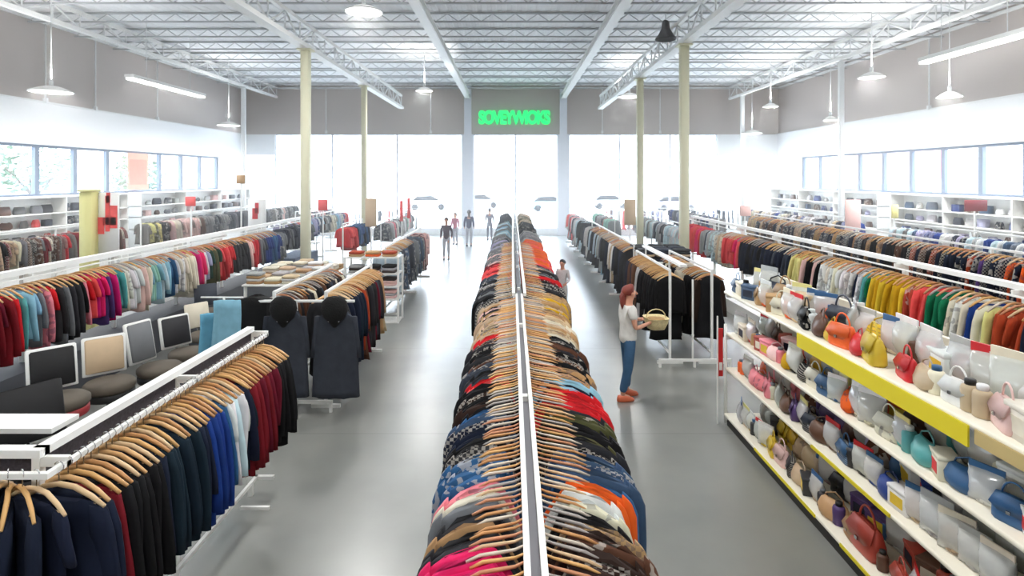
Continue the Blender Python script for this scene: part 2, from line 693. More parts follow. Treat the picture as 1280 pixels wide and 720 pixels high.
disc_lamp(63, 15.0, -12.0, 2.22, 1.0, 'flat disc lamp glowing against the taupe wall, nearest above the rainbow rack side')
disc_lamp(285, 24.4, -12.0, 2.2, .95, 'flat disc lamp in the far corner past the strip light')
disc_lamp(455, 13.6, -3.5, 3.9, .9, 'disc lamp high under the roof, closest over the empty aisle')
disc_lamp(531, 23.0, -3.5, 3.45, .7, 'small disc lamp on the end wall side, before the green sign')
disc_lamp(785, 25.0, 5.1, 3.5, 1.0, 'disc lamp half behind the speaker girder near the end wall')
disc_lamp(1187, 15.8, 12.0, 2.2, .62, 'small disc lamp on twin rods above the rust clothes')
disc_lamp(1032, 21.7, 12.0, 2.15, .5, 'smallest disc lamp against the taupe wall, midway')
disc_lamp(930, 28.8, 12.0, 2.2, 1.0, 'disc lamp low in the far corner above the white soffit')
disc_lamp(1091, 17.3, 10.8, 3.0, .75, 'disc lamp hung just below the slim truss')
disc_lamp(964, 24.5, 11.0, 3.0, .65, 'disc lamp beneath the far end of the slim truss')
for (xa, ya, za) in ((-8, 4, 7.2), (0, 5, 7.2), (8, 4, 7.2), (-8, -2, 7.2), (0, -2, 7.2), (8, -2, 7.2), (-9, 11, 7.4), (0, 9.5, 7.6), (8.5, 10, 7.6)):
    disc_lamp(0, ya, xa, za - H, .9, 'disc lamp of the store ceiling above and behind the viewer')['group'] = 'lamps out of the picture'


def strip_lamp(x, y0, y1, z, label):
    t = thing('strip_lamp', label, 'lamp', (x, y0, z))
    L = y1 - y0
    MB().box(-.14, .14, 0, L, .06, .16).build('housing', M_white, t)
    MB().box(-.11, .11, .02, L - .02, 0, .06).build('diffuser', M_lampglow, t)
    for k in (.2, .8):
        MB().tube([(0, L * k, .16), (0, L * k, ZC - z - .02)], .012, 6).build('drop_rod', M_steel, t)
    lo = light(t, 0, L / 2, -.04, LAMP_W, .2, L)
    return t


strip_lamp(-11.5, 17.3, 21.4, 6.15, 'long strip lamp hung in front of the taupe wall')
strip_lamp(10.7, 11.8, 15.0, 6.15, 'long strip lamp hung above the rust and mustard clothes')

# dark horn loudspeaker under the roof
t = thing('horn_speaker', 'dark grey horn loudspeaker hung under the roof beside the girder', 'speaker', (4.35, 16.3, 7.1))
MB().lathe([(.05, .55), (.10, .5), (.12, .32), (.20, .16), (.30, .02), (.29, 0), (.1, .12)], 18).build('horn', mat('speaker_grey', (92, 92, 96), .6), t)
MB().tube([(0, 0, .5), (0, 0, .75)], .02, 6).build('hanging_bracket', M_steel, t)

# green illuminated sign
fc = bpy.data.curves.new('wall_sign', 'FONT')
fc.body = 'SOVEYWIOKS'
fc.align_x = 'CENTER'
fc.size = .98
fc.extrude = .06
fc.offset = .045
fc.space_character = .86
fc.materials.append(mat('green_sign_acrylic', (0, 205, 100), .4, emit=1.6))
fo_ = bpy.data.objects.new('lettering', fc)
COL.objects.link(fo_)
dg = bpy.context.evaluated_depsgraph_get()
sme = bpy.data.meshes.new_from_object(fo_.evaluated_get(dg))
bpy.data.objects.remove(fo_)
sg = link('wall_sign', sme)
sg.location = (.13, 31.9, 6.2)
sg.rotation_euler = (PI / 2, 0, 0)
sg.scale = (.72, 1.0, 1)
tag(sg, 'green glowing letters on the taupe wall above the glazed front', 'sign')

# ------------------------------------------------------------------ outside
struct(MB().box(-150, 150, YF - 60, 200, -.6, -.25).build('ground', mat('pale_asphalt', (205, 206, 206), .9, noise=.06, scale=.3)))
hm = MB()
ring = []
NX = 60
for i in range(NX + 1):
    x = -140 + 280 * i / NX
    hgt = 3.0 + 1.6 * math.sin(i * .37) + 1.4 * math.sin(i * .9 + 1)
    ring.append([(x, 150, -.3), (x, 158, hgt * .6), (x, 170, hgt), (x, 190, hgt * .5), (x, 195, -.3)])
hm.rings(ring, 0, True, closed=False)
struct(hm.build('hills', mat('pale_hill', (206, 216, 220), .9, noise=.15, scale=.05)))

CARP = {}


def car(x, y, rz, colour, label):
    t = thing('parked_car', label, 'car', (x, y, -.25), rz)
    b = MB()
    prof = [(-2.2, .35), (-2.25, .75), (-2.1, .95), (-1.2, 1.02), (1.2, 1.0), (2.1, .85), (2.25, .6), (2.2, .35)]
    b.rings([[(px_, s * .85 * .98, pz) for px_, pz in prof] for s in (-1, 1)], 0)
    b.build('body', CARDB, t, color=lin(PAL[colour]))
    c = MB()
    top = [(-1.7, .98), (-1.2, 1.45), (.4, 1.48), (1.2, .98)]
    c.rings([[(px_, s * .74, pz) for px_, pz in top] for s in (-1, 1)], 0)
    c.build('cabin', M_black, t)
    for sx in (-1.4, 1.4):
        for sy in (-1, 1):
            MB().lathe([(.1, -.1), (.32, -.1), (.34, 0), (.32, .1), (.1, .1)], 16, M=Matrix.Translation((sx, sy * .78, .34)) @ Matrix.Rotation(PI / 2, 4, 'X')).build('wheel', M_black, t)
    return t


for i, (x, y, rz, c, lb) in enumerate([
    (-9, 62, .1, 'white', 'white car parked outside beyond the glazed front, near the columns'),
    (-3.5, 66, 0, 'light grey', 'silver car parked outside, straight past the entrance aisle'),
    (4, 60, .05, 'light blue', 'pale blue car parked outside beyond the centre bay'),
    (11, 64, 0, 'light grey', 'silver car parked outside past the speaker girder'),
    (17, 60, 0, 'lilac', 'lilac grey car parked outside beyond the corner bay'),
    (-36, 34, 1.4, 'light grey', 'silver car parked outside the peach poster wall'),
    (-33, 25, 1.5, 'pale pink', 'pinkish car parked outside the poster wall windows'),
    (24, 31, 1.5, 'red', 'red car parked outside the far side windows'),
    (23, 25, 1.6, 'light blue', 'pale blue car parked outside the far side windows')]):
    car(x, y, rz, c, lb)

M_leafm = mat('tree_leaf', (92, 112, 92), .8, noise=.3, scale=2)
M_bark = mat('tree_bark', (96, 84, 74), .9, noise=.2)


def tree(x, y, h, label):
    t = thing('parking_tree', label, 'tree', (x, y, -.25))
    tr = MB()
    tr.tube([(0, 0, 0), (.1, 0, h * .3), (0, .1, h * .55)], [.18, .13, .08], 8)
    for k in range(6):
        a = k * 1.05
        tr.tube([(0, 0, h * .35 + k * .1), (math.cos(a) * h * .2, math.sin(a) * h * .2, h * .6 + .1 * k)], [.07, .02], 5)
    tr.build('trunk', M_bark, t)
    cr = MB()
    for k in range(420):
        a, e, q = R.uniform(0, 6.28), R.uniform(-1, 1), R.uniform(.3, 1) ** .5
        s = math.sqrt(1 - e * e)
        p = Vector((math.cos(a) * s * q * h * .3, math.sin(a) * s * q * h * .3, h * .68 + e * q * h * .28))
        Mx = Matrix.Translation(p) @ Matrix.Rotation(R.uniform(0, 6), 4, 'Z') @ Matrix.Rotation(R.uniform(0, 3), 4, 'X')
        z = R.uniform(.12, .26)
        cr.add([Mx @ Vector(v) for v in ((-z, 0, 0), (0, -z * .6, 0), (z, 0, 0), (0, z * .6, 0.04))], [(0, 1, 2, 3)])
    cr.build('crown', M_leafm, t)


tree(-24, 24, 5.6, 'leafy tree outside the first poster wall windows')
tree(-25, 30, 6.2, 'leafy tree outside, just before the peach poster')
tree(-24, 37, 5.2, 'leafy tree outside, beyond the peach poster')
# neighbouring shops outside
for (x0, x1, y0, y1, h, c, lb) in ((27, 38, 36, 46, 5.4, 'pink', 'low shop outside with a faded red front, seen through side windows'),
                                   (27, 38, 24, 34, 4.6, 'lilac', 'low shop outside with a lilac front, seen through side windows')):
    t = thing('shop_building', lb, 'building', ((x0 + x1) / 2, (y0 + y1) / 2, -.25))
    hx, hy = (x1 - x0) / 2, (y1 - y0) / 2
    MB().box(-hx, hx, -hy, hy, 0, h).build('wall', mat('render_' + c, PAL['cream'], .9), t)
    MB().box(-hx - .3, -hx, -hy, hy, h * .62, h * .95).build('fascia', CARDB, t, color=lin(PAL[c]))
    MB().box(-hx - .25, hx + .2, -hy - .2, hy + .2, h, h + .3).build('roof', M_steel, t)
    MB().box(-hx - .05, -hx, -hy + 1, hy - 1, .3, h * .55).build('shop_window', mat('dark_glass', (90, 100, 116), .2), t)
# poster on the glass
q = thing('window_poster', 'peach poster stuck inside the side wall window', 'poster', (-14.98, 23.1 - .65, 2.72))
MB().box(-.01, 0, 0, 1.28, 0, 1.45).build('sheet', mat('peach_poster', (238, 178, 158), .7, noise=.08, scale=2), q)
MB().box(0, .006, .12, 1.16, .2, 1.2).build('printed_area', mat('peach_poster_print', (242, 150, 132), .7, noise=.2, scale=4), q)


# ------------------------------------------------------------------ garments
def hanger_mesh(one_sided=False):
    b = MB()
    if one_sided:
        pts = [(.0, 0, -.03), (.05, .004, -.052), (.12, 0, -.068), (.2, -.006, -.085), (.26, -.004, -.115)]
        b.tube(pts, [.005, .007, .009, .009, .007], 5)
    else:
        pts = [(-.215, -.006, -.165), (-.15, 0, -.125), (-.07, .004, -.088), (0, 0, -.075), (.07, .004, -.088), (.15, 0, -.125), (.215, -.006, -.165)]
        b.tube(pts, [.009, .012, .013, .013, .013, .012, .009], 6)
        b.tube([(-.17, 0, -.16), (.17, 0, -.16)], .006, 4)
    return b.mesh('hanger', WOODH)


def hook_mesh():
    b = MB()
    pts = [(0, 0, -.075), (0, 0, -.02)] + [(.022 * math.cos(a), 0, .0 + .022 * math.sin(a)) for a in [PI * (-.35 + k * .2) for k in range(7)]]
    b.tube(pts, .0028, 5)
    return b.mesh('hook', M_chrome)


HANGER, HANGER1, HOOK = hanger_mesh(), hanger_mesh(True), hook_mesh()


def garment_mesh(kind, seed):
    r = random.Random(seed * 7 + len(kind))
    P = dict(
        shirt=(.205, .22, .76, .022, .40), blouse=(.19, .22, .68, .020, .25), jacket=(.215, .235, .80, .038, .56),
        coat=(.22, .25, 1.08, .042, .58), dress=(.17, .27, 1.12, .022, 0), sweater=(.21, .23, .66, .034, .52), trousers=(.15, .17, .82, .03, 0))[kind]
    wt, wb, L, th, sl = P
    b = MB()
    N, V = 18, 9
    ph = [r.uniform(0, 6.28) for _ in range(4)]
    rings = []
    for j in range(V + 1):
        v = j / V
        ring = []
        if kind == 'dress':
            wv = wt * (1 - .28 * math.sin(min(1, v * 2.2) * PI * .5) * (1 - v)) + (wb - wt) * v ** 1.2
        else:
            wv = wt + (wb - wt) * v
        for k in range(N):
            a = 2 * PI * k / N
            ca, sa = math.cos(a), math.sin(a)
            x = wv * (abs(ca) ** .75) * (1 if ca >= 0 else -1)
            t_ = th * (.6 + .7 * min(1, v * 3)) * (abs(sa) ** .8) * (1 if sa >= 0 else -1)
            y = t_ + v * (.016 * math.sin(x * 26 + ph[0]) + .010 * math.sin(x * 47 + ph[1])) + v * v * .02 * math.sin(ph[2])
            ax = abs(x) / wt
            ztop = -.095 - .075 * min(1, ax) ** 1.5 - (.05 if abs(x) < .075 else 0) - max(0, ax - .85) * .12
            zb = -L - .02 * math.sin(x * 14 + ph[3])
            z = ztop + (zb - ztop) * v
            ring.append((x, y, z))
        rings.append(ring)
    b.rings(rings, 0)
    if sl:
        for s in (-1, 1):
            rr = []
            for j in range(6):
                v = j / 5
                cx = s * (wt - .015 + .045 * math.sin(v * 1.6) + .01 * math.sin(ph[1] + v * 3))
                cz = -.165 - sl * v
                cy = .012 * math.sin(ph[2] + v * 4)
                rad = .052 * (1 - .3 * v) * (1.2 if kind in ('jacket', 'coat') else 1) * (.7 if j == 0 else 1)
                rr.append([(cx + rad * math.cos(a), cy + rad * .62 * math.sin(a), cz + s * rad * .5 * math.cos(a) * (-.6 if j == 0 else -.2)) for a in [2 * PI * k / 8 for k in range(8)]])
            b.rings(rr, 0)
    if kind == 'trousers':
        b = MB()
        for s in (-1, 1):
            rr = []
            for j in range(8):
                v = j / 7
                cx = s * (.075 + .012 * v)
                rad = .082 * (1 - .28 * v)
                rr.append([(cx + rad * math.cos(a), th * math.sin(a) + .01 * math.sin(v * 6 + ph[0]), -.13 - v * (L - .1)) for a in [2 * PI * k / 10 for k in range(10)]])
            b.rings(rr, 0)
        b.rings([[(.15 * math.cos(a) * k_, th * 1.1 * math.sin(a), z_) for a in [2 * PI * k / 12 for k in range(12)]] for k_, z_ in ((.98, -.10), (1.02, -.16), (1.05, -.26))], 0)
    return b.mesh(kind, CLOTH['plain'])


def half_mesh(kind, seed):
    """a garment pushed to the outer end of its hanger, as on the packed centre rack"""
    r = random.Random(seed * 13 + len(kind))
    L = dict(shirt=.74, jacket=.82, coat=1.0, sweater=.66, blouse=.66)[kind]
    th = dict(shirt=.024, jacket=.034, coat=.036, sweater=.032, blouse=.022)[kind]
    ph = [r.uniform(0, 6.28) for _ in range(4)]
    xi = dict(shirt=.15, jacket=.13, coat=.12, sweater=.15, blouse=.17)[kind] + r.uniform(-.03, .03)
    xo = .44 + r.uniform(-.03, .04)
    b = MB()
    N, V = 16, 9
    rings = []
    for j in range(V + 1):
        v = j / V
        ring = []
        xv = xi - (xi - .02) * min(1, v * 2.5)
        c, hw = (xv + xo) / 2, (xo - xv) / 2 + .015 * min(1, v * 4)
        for k in range(N):
            a = 2 * PI * k / N
            ca, sa = math.cos(a), math.sin(a)
            x = c + hw * (abs(ca) ** .8) * (1 if ca >= 0 else -1)
            u = (x - xi) / (xo - xi)
            y = th * (.75 + .5 * min(1, v * 3)) * (abs(sa) ** .8) * (1 if sa >= 0 else -1) + v * .014 * math.sin(x * 30 + ph[0]) + .006 * math.sin(x * 60 + ph[1])
            uu = max(0, min(1.2, u))
            ztop = -.085 - .05 * uu - .10 * max(0, uu - .55) ** 1.3 * 2 + .006 * math.sin(x * 45 + ph[2])
            z = ztop + (-L - .02 * math.sin(x * 15 + ph[3]) - ztop) * v
            ring.append((x, y, z))
        rings.append(ring)
    b.rings(rings, 0)
    # sleeve down the outside
    rr = []
    for j in range(6):
        v = j / 5
        rad = .045 * (.6 if j == 0 else 1 - .25 * v)
        cx = xo + .01 + .02 * math.sin(v * 2)
        rr.append([(cx + rad * math.cos(a), rad * .7 * math.sin(a), -.19 - .5 * v - .03 * math.cos(a) * (j == 0)) for a in [2 * PI * k / 8 for k in range(8)]])
    b.rings(rr, 0)
    return b.mesh(kind, CLOTH['plain'])


GM = {k: [garment_mesh(k, s) for s in range(4)] for k in ('shirt', 'blouse', 'jacket', 'coat', 'dress', 'sweater', 'trousers')}
GM['tunic'] = [garment_mesh('blouse', s) for s in range(4, 8)]
GM['cardigan'] = [garment_mesh('sweater', s) for s in range(4, 8)]
HM = {k: [half_mesh(k, s) for s in range(4)] for k in ('shirt', 'jacket', 'coat', 'sweater', 'blouse')}
HM['tunic'] = [half_mesh('blouse', s) for s in range(4, 8)]
HM['cardigan'] = [half_mesh('sweater', s) for s in range(4, 8)]
SWAP = {'shirt': ['shirt', 'shirt', 'blouse', 'tunic', 'sweater', 'cardigan'], 'jacket': ['jacket', 'jacket', 'cardigan']}
WOODC = [(222, 174, 118), (228, 184, 130), (206, 152, 98), (232, 200, 156), (224, 176, 112)]
PALEC = [(218, 184, 144), (214, 202, 186), (204, 146, 90), (172, 164, 160), (222, 172, 106), (204, 140, 102)]


def hang(kind, x, y, z, rz, colour, place, group, wood=WOODC, style='plain', half=False, side=1, hanger=True, hook=False, sz=1.0, key=None):
    kind = R.choice(SWAP.get(kind, [kind]))
    me = R.choice((HM if half else GM)[kind])
    o = link(kind, me, None, (x, y, z), rz, jit(colour))
    o.material_slots[0].link = 'OBJECT'
    o.material_slots[0].material = CLOTH[style]
    o.rotation_euler = (0, 0, rz + (PI if (half and side < 0) else 0))
    o.scale = (sz, 1, R.uniform(.94, 1.05) * sz)
    if hanger:
        h = link('hanger', HANGER1 if half else HANGER, o, color=lin(R.choice(wood)))
        if hook:
            link('hook', HOOK, h)
    adj = {'plain': '', 'print': 'patterned ', 'stripe': 'striped ', 'check': 'checked '}[style]
    reg(o, '%s%s %s' % (adj, colour, kind), kind, place, y if key is None else key, group)
    return o


def rack(x, y0, y1, z, label, posts=None, dx=.0, foot=.3, mid=True, w_=.035, name='garment_rack'):
    t = thing(name, label, 'clothes rack', (x, y0, 0))
    L = y1 - y0
    MB().box(-w_ / 2, w_ / 2, 0, L, z - .035, z).build('rail', M_white, t)
    k = max(2, int(L / 1.8) + 1) if posts is None else posts
    for i in range(k):
        yy = .02 + (L - .04) * i / (k - 1)
        MB().box(-.02, .02, yy - .015, yy + .015, .05, z - .035).build('post', M_white, t)
        MB().box(-foot, foot, yy - .02, yy + .02, .0, .05).build('foot', M_white, t)
    if mid:
        MB().box(-.015, .015, 0, L, .16, .19).build('lower_bar', M_white, t)
    return t


def seg(v, table):
    """table of (limit, choices): the first whose limit is above v"""
    for lim, ch in table:
        if v < lim:
            return R.choice(ch)
    return R.choice(table[-1][1])


# ---- centre double rack
zc = 1.56
ct = thing('double_rack', 'long white double-rail rack running down the middle of the floor', 'clothes rack', (.1, 2.15, 0))
for s in (-1, 1):
    MB().box(s * .036 - .014, s * .036 + .014, 0, 5.9, zc - .02, zc + .02).build('rail', M_white, ct)
    MB().box(s * .08 - .02, s * .08 + .02, 5.9, 26, zc - .02, zc + .03).build('rail', M_white, ct)
for i in range(13):
    yy = .1 + i * 2.15
    if yy > 26:
        break
    MB().box(-.02, .02, yy - .03, yy + .03, .05, zc - .02).build('post', M_white, ct)
    MB().box(-.36, .36, yy - .03, yy + .03, 0, .05).build('foot', M_white, ct)
MB().box(-.03, .03, 0, 26, zc - .10, zc - .06).build('spine', mat('dark_rack_spine', (110, 110, 116), .6), ct)


def ytod(yp, z=1.45):
    return 720 * (H - z) / (yp - 222)


CL = [(278, ['navy', 'black'], 'shirt'), (296, ['light blue', 'grey', 'pale blue'], 'shirt'), (316, ['grey', 'lilac', 'slate'], 'shirt'), (330, ['pale pink', 'grey', 'navy'], 'shirt'),
      (345, ['red', 'coral', 'dark red'], 'sweater'), (378, ['charcoal', 'grey', 'slate', 'black'], 'jacket'), (420, ['beige', 'pale pink', 'tan', 'charcoal'], 'shirt'),
      (426, ['red'], 'shirt'), (472, ['black', 'charcoal', 'brown', 'slate'], 'shirt'), (482, ['coral', 'red'], 'coat'), (512, ['black', 'dark brown'], 'jacket'),
      (530, ['blue', 'denim blue'], 'shirt'), (572, ['black', 'navy', 'charcoal'], 'jacket'), (606, ['denim blue', 'blue', 'denim blue'], 'jacket'),
      (622, ['pink', 'coral'], 'sweater'), (642, ['grey', 'beige', 'cream'], 'sweater'), (660, ['charcoal', 'black'], 'shirt'), (668, ['tan', 'orange'], 'shirt'),
      (690, ['black', 'charcoal'], 'shirt'), (900, ['hot pink', 'hot pink', 'magenta'], 'sweater')]
CR = [(278, ['olive', 'beige'], 'shirt'), (290, ['black', 'navy'], 'shirt'), (300, ['grey', 'light grey'], 'shirt'), (332, ['orange', 'orange', 'coral'], 'sweater'),
      (346, ['beige', 'grey', 'charcoal'], 'shirt'), (352, ['dark red', 'red'], 'shirt'), (368, ['black', 'charcoal'], 'jacket'), (395, ['mustard', 'tan', 'beige'], 'shirt'),
      (422, ['cream', 'beige', 'tan'], 'blouse'), (450, ['black', 'brown', 'charcoal'], 'shirt'), (478, ['tan', 'dark brown', 'black'], 'shirt'),
      (490, ['light blue', 'navy'], 'shirt'), (514, ['red'], 'shirt'), (572, ['black', 'olive', 'black', 'charcoal'], 'jacket'), (606, ['denim blue', 'blue', 'denim blue'], 'coat'),
      (622, ['tan', 'mustard', 'orange'], 'shirt'), (642, ['white', 'cream'], 'shirt'), (662, ['black', 'dark brown'], 'jacket'), (690, ['brown', 'tan', 'dark brown'], 'jacket'), (900, ['black', 'dark brown'], 'jacket')]
for side, tab, place in ((-1, CL, 'the centre rack, glossy aisle side'), (1, CR, 'the centre rack, shopper side')):
    y = 2.2
    while y < 27.6:
        yp = 222 + 720 * (H - 1.45) / y
        for lim, cols, kind in tab:
            if yp < lim:
                break
        c = R.choice(cols)
        near = y < 8
        off = .036 if near else .085
        st = R.choice(['plain', 'plain', 'plain', 'print', 'plain', 'plain', 'check']) if c not in ('red', 'hot pink', 'orange', 'coral') else 'plain'
        sx = 1.0
        if side > 0:
            sx = 1.02 if y < 3.6 else (1.25 if y > 8 else 1.18)
            if c in ('denim blue', 'blue'):
                sx = 1.22 if y < 5 else 1.3
        elif y > 8:
            sx = 1.1
        o = hang(kind, .1 + side * off, y, zc + .015, R.uniform(-.07, .07), c, place, 'clothes on the centre rack', PALEC, st, True, side, hanger=y < 15, hook=False)
        o.scale = (sx * R.uniform(.93, 1.05), 1.0 if near else 1.5, R.uniform(.93, 1.05) * (1 if y < 8 else .95))
        y += R.uniform(.048, .062) if near else (.11 if y < 14 else .19)

# ---- counter-like white enclosure with dark clothes (front corner)
XA, ZA = -2.63, 1.70
t = thing('perimeter_rack', 'white square display rail enclosing chairs, dark clothes hung outside', 'clothes rack', (XA, 3.2, 0))
for (a, b, c, d, nm) in ((-.035, .035, 0, 2.6, 'top_rail'), (-2.8, .035, -.035, .035, 'top_rail')):
    MB().box(a, b, c, d, ZA - .045, ZA).build(nm, M_white, t)
MB().box(.14, .17, -.12, 2.62, ZA - .1, ZA - .07).build('hang_rail', M_white, t)
MB().box(-2.8, .17, -.15, -.12, ZA - .1, ZA - .07).build('hang_rail', M_white, t)
for yy in (0, 1.3, 2.6):
    MB().box(-.02, .17, yy - .015, yy + .015, ZA - .1, ZA - .045).build('bracket', M_white, t)
for (xx, yy) in ((0, 0), (0, 2.6), (0, 1.3), (-2.75, 0), (-1.4, 0)):
    MB().box(xx - .022, xx + .022, yy - .022, yy + .022, 0, ZA - .045).build('post', M_white, t)
MB().box(-.012, .012, 0.02, 2.58, ZA - .16, ZA - .05).build('mesh_panel', mat('dark_lace_panel', (60, 56, 62), .7, noise=.9, scale=60), t)
MB().box(-2.7, 0, .01, .03, ZA - .16, ZA - .05).build('mesh_panel', mat('dark_lace_panel', (60, 56, 62), .7), t)
MB().box(-1.5, -.12, .24, .46, ZA - .03, ZA).build('ledge', M_white, t)
MB().box(.08, .35, 2.2, 2.23, .08, .11).build('foot_bar', M_white, t)
MB().box(.05, .08, .1, 2.6, .18, .21).build('lower_bar', M_white, t)
MB().box(-.02, .24, 2.56, 2.6, .18, .21).build('lower_bar', M_white, t)

LA = [(3.22, ['black', 'navy'], 'jacket'), (3.3, ['dark red'], 'shirt'), (3.62, ['black', 'black', 'navy'], 'jacket'), (4.08, ['dark teal', 'navy', 'dark teal'], 'jacket'), (4.22, ['navy', 'black'], 'shirt'),
      (4.5, ['royal blue', 'blue', 'royal blue'], 'jacket'), (4.78, ['pale blue', 'white'], 'shirt'), (4.95, ['navy', 'dark teal'], 'shirt'), (5.2, ['burgundy', 'dark red'], 'jacket'), (5.24, ['white'], 'shirt'), (5.42, ['burgundy'], 'shirt'), (6, ['black', 'black'], 'jacket')]
y = 3.14
place = 'the aisle side of the white enclosure'
while y < 5.75:
    for lim, cols, kind in LA:
        if y < lim:
            break
    hang(kind, XA + .16, y, ZA - .075, R.uniform(-.16, -.02), R.choice(cols), place, 'dark clothes on the enclosure', WOODC, 'plain', hook=True, sz=1.22)
    y += R.uniform(.05, .068)
# front side, turned with the corner
for i in range(16):
    x = XA + .10 - i * .075
    hang(R.choice(['jacket', 'coat', 'shirt']), x, 3.065, ZA - .075, (-.35 - .30 * min(i, 4)) if i < 4 else -1.45, R.choice(['navy', 'navy', 'black', 'dark teal']) if i != 7 else 'dark red', 'the front of the white enclosure', 'dark clothes on the enclosure', WOODC, 'plain', hook=True, sz=1.1, key=-x)


# ---- chairs inside the enclosure
def chair(x, y, rz, zs, back, seatc, label, white_rim=True, bw=.42, bh=.46):
    t = thing('display_chair', label, 'chair', (x, y, 0), rz)
    Ms = mat('seat_' + seatc, PAL.get(seatc, (84, 78, 70)), .75, noise=.1, scale=12)
    MB().lathe([(.02, zs - .11), (.26, zs - .11), (.285, zs - .07), (.285, zs - .02), (.25, zs + .01), (.1, zs + .025), (.01, zs + .027)], 28).build('seat', Ms, t)
    MB().lathe([(.265, zs - .2), (.275, zs - .18), (.275, zs - .12), (.26, zs - .11)], 28).build('seat_rim', M_black if 'red band' not in label else mat('red_seat_rim', (150, 40, 46), .5), t)
    MB().lathe([(.2, 0), (.22, .03), (.06, .06), (.035, .1), (.035, zs - .2)], 16).build('pedestal', M_black, t)
    Mb = Matrix.Translation((-.30, 0, zs + .02)) @ Matrix.Rotation(-.22, 4, 'Y')
    if white_rim:
        e = .03
        MB().rbox(-.035, .02, -bw / 2 - e, bw / 2 + e, 0, bh + e, .015, M=Mb).build('back_frame', M_white, t)
    MB().rbox(.0, .05, -bw / 2, bw / 2, .03, bh, .018, M=Mb).build('back_pad', mat('pad_' + back, PAL[back], .7, noise=.08), t)
    MB().tube([(-.12, 0, zs - .14), (-.3, 0, zs - .12), (-.32, 0, zs + .1)], .018, 8).build('back_bracket', M_chrome, t)
    return t


chair(-4.35, 5.35, -.5, .62, 'black', 'black', 'black chair with large square back, nearest behind the white rail', False, .62, .56)
chair(-5.1, 6.5, -.7, .72, 'black', 'taupe', 'black-backed chair with white rim and red band under its seat')
chair(-5.1, 7.3, -.8, .62, 'beige', 'taupe', 'chair with beige white-rimmed square back')
chair(-4.95, 8.1, -.3, .56, 'grey', 'taupe', 'chair with tall grey back leaning by the beige one', True, .36, .55)
chair(-5.05, 9.0, -.5, .50, 'charcoal', 'taupe', 'chair with charcoal back, fourth along the coloured clothes', True)
chair(-5.35, 10.1, -.6, .48, 'cream', 'taupe', 'chair with cream padded back near the pale blue towels', False)
chair(-6.05, 11.5, -.9, .55, 'slate', 'taupe', 'last chair of the row, round grey-brown seat on thin stem', False)
# light blue towels hung beside the chairs
q = MB()
rr = []
for j in range(9):
    v = j / 8
    rr.append([(.17 * math.cos(a) * (1 + .1 * v) + .008 * math.sin(6 * v), .05 * math.sin(a) + .02 * math.sin(9 * math.cos(a) + 2 * v), -.75 * v) for a in [2 * PI * k / 20 for k in range(20)]])
q.rings(rr, 0)
tw = q.build('hanging_towel', CLOTH['plain'], None, (-3.66, 7.4, 1.62), color=lin((140, 192, 214)))
tag(tw, 'light blue towel hanging behind the end of the white enclosure', 'towel')
tw2 = link('hanging_towel', tw.data, None, (-3.9, 7.55, 1.42), .3, lin((110, 176, 206)))
tag(tw2, 'shorter blue towel beside the light blue one, behind the enclosure', 'towel')
t = thing('towel_stand', 'thin white stand holding the light blue towels', 'stand', (-3.75, 7.5, 0))
MB().tube([(0, 0, .02), (0, 0, 1.64)], .015, 8).build('pole', M_white, t)
MB().lathe([(.001, 0), (.2, 0), (.2, .02), (.001, .025)], 16).build('base', M_white, t)
MB().tube([(-.3, 0, 1.64), (.25, 0, 1.64)], .012, 6).build('arm', M_white, t)

# ---- short double rack with the two dark dresses on its end
XC = -2.95
for s, lb in ((-1, 'white rack rail behind the dark slate dresses, chair side'), (1, 'white rack rail behind the dark slate dresses, aisle side')):
    rack(XC + s * .36, 8.0, 10.6, 1.62, lb, foot=.2)
rack_tab = [(8.6, ['navy', 'slate', 'charcoal']), (9.1, ['navy', 'dark teal']), (9.35, ['brown', 'rust']), (9.9, ['charcoal', 'burgundy', 'black']), (10.2, ['slate', 'charcoal']), (10.7, ['beige', 'tan', 'cream'])]
y = 8.15
while y < 10.55:
    hang(R.choice(['coat', 'dress', 'coat']), XC + .36, y, 1.6, R.uniform(-.1, .1), seg(y, rack_tab), 'the aisle side of the slate dress rack', 'clothes on the slate dress rack', WOODC, hook=False, sz=1.12)
    y += .095
y = 8.15
while y < 10.55:
    hang(R.choice(['coat', 'jacket']), XC - .36, y, 1.6, R.uniform(-.1, .1), R.choice(['black', 'charcoal', 'cream', 'brown', 'slate']), 'the chair side of the slate dress rack', 'clothes on the slate dress rack', PALEC, hook=False, sz=1.05)
    y += .12
t = thing('end_frame', 'white T-shaped end frame standing in front of the slate dresses', 'stand', (XC, 7.86, 0))
MB().box(-.5, .5, -.02, .02, .12, .16).build('foot_bar', M_white, t)
for sx in (-.48, .0, .48):
    MB().box(sx - .018, sx + .018, -.02, .02, 0, .12).build('foot', M_white, t)
MB().box(-.02, .02, -.018, .018, .16, 1.5).build('post', M_white, t)
MB().box(-.5, .8, -.018, .018, 1.5, 1.53).build('arm', M_white, t)


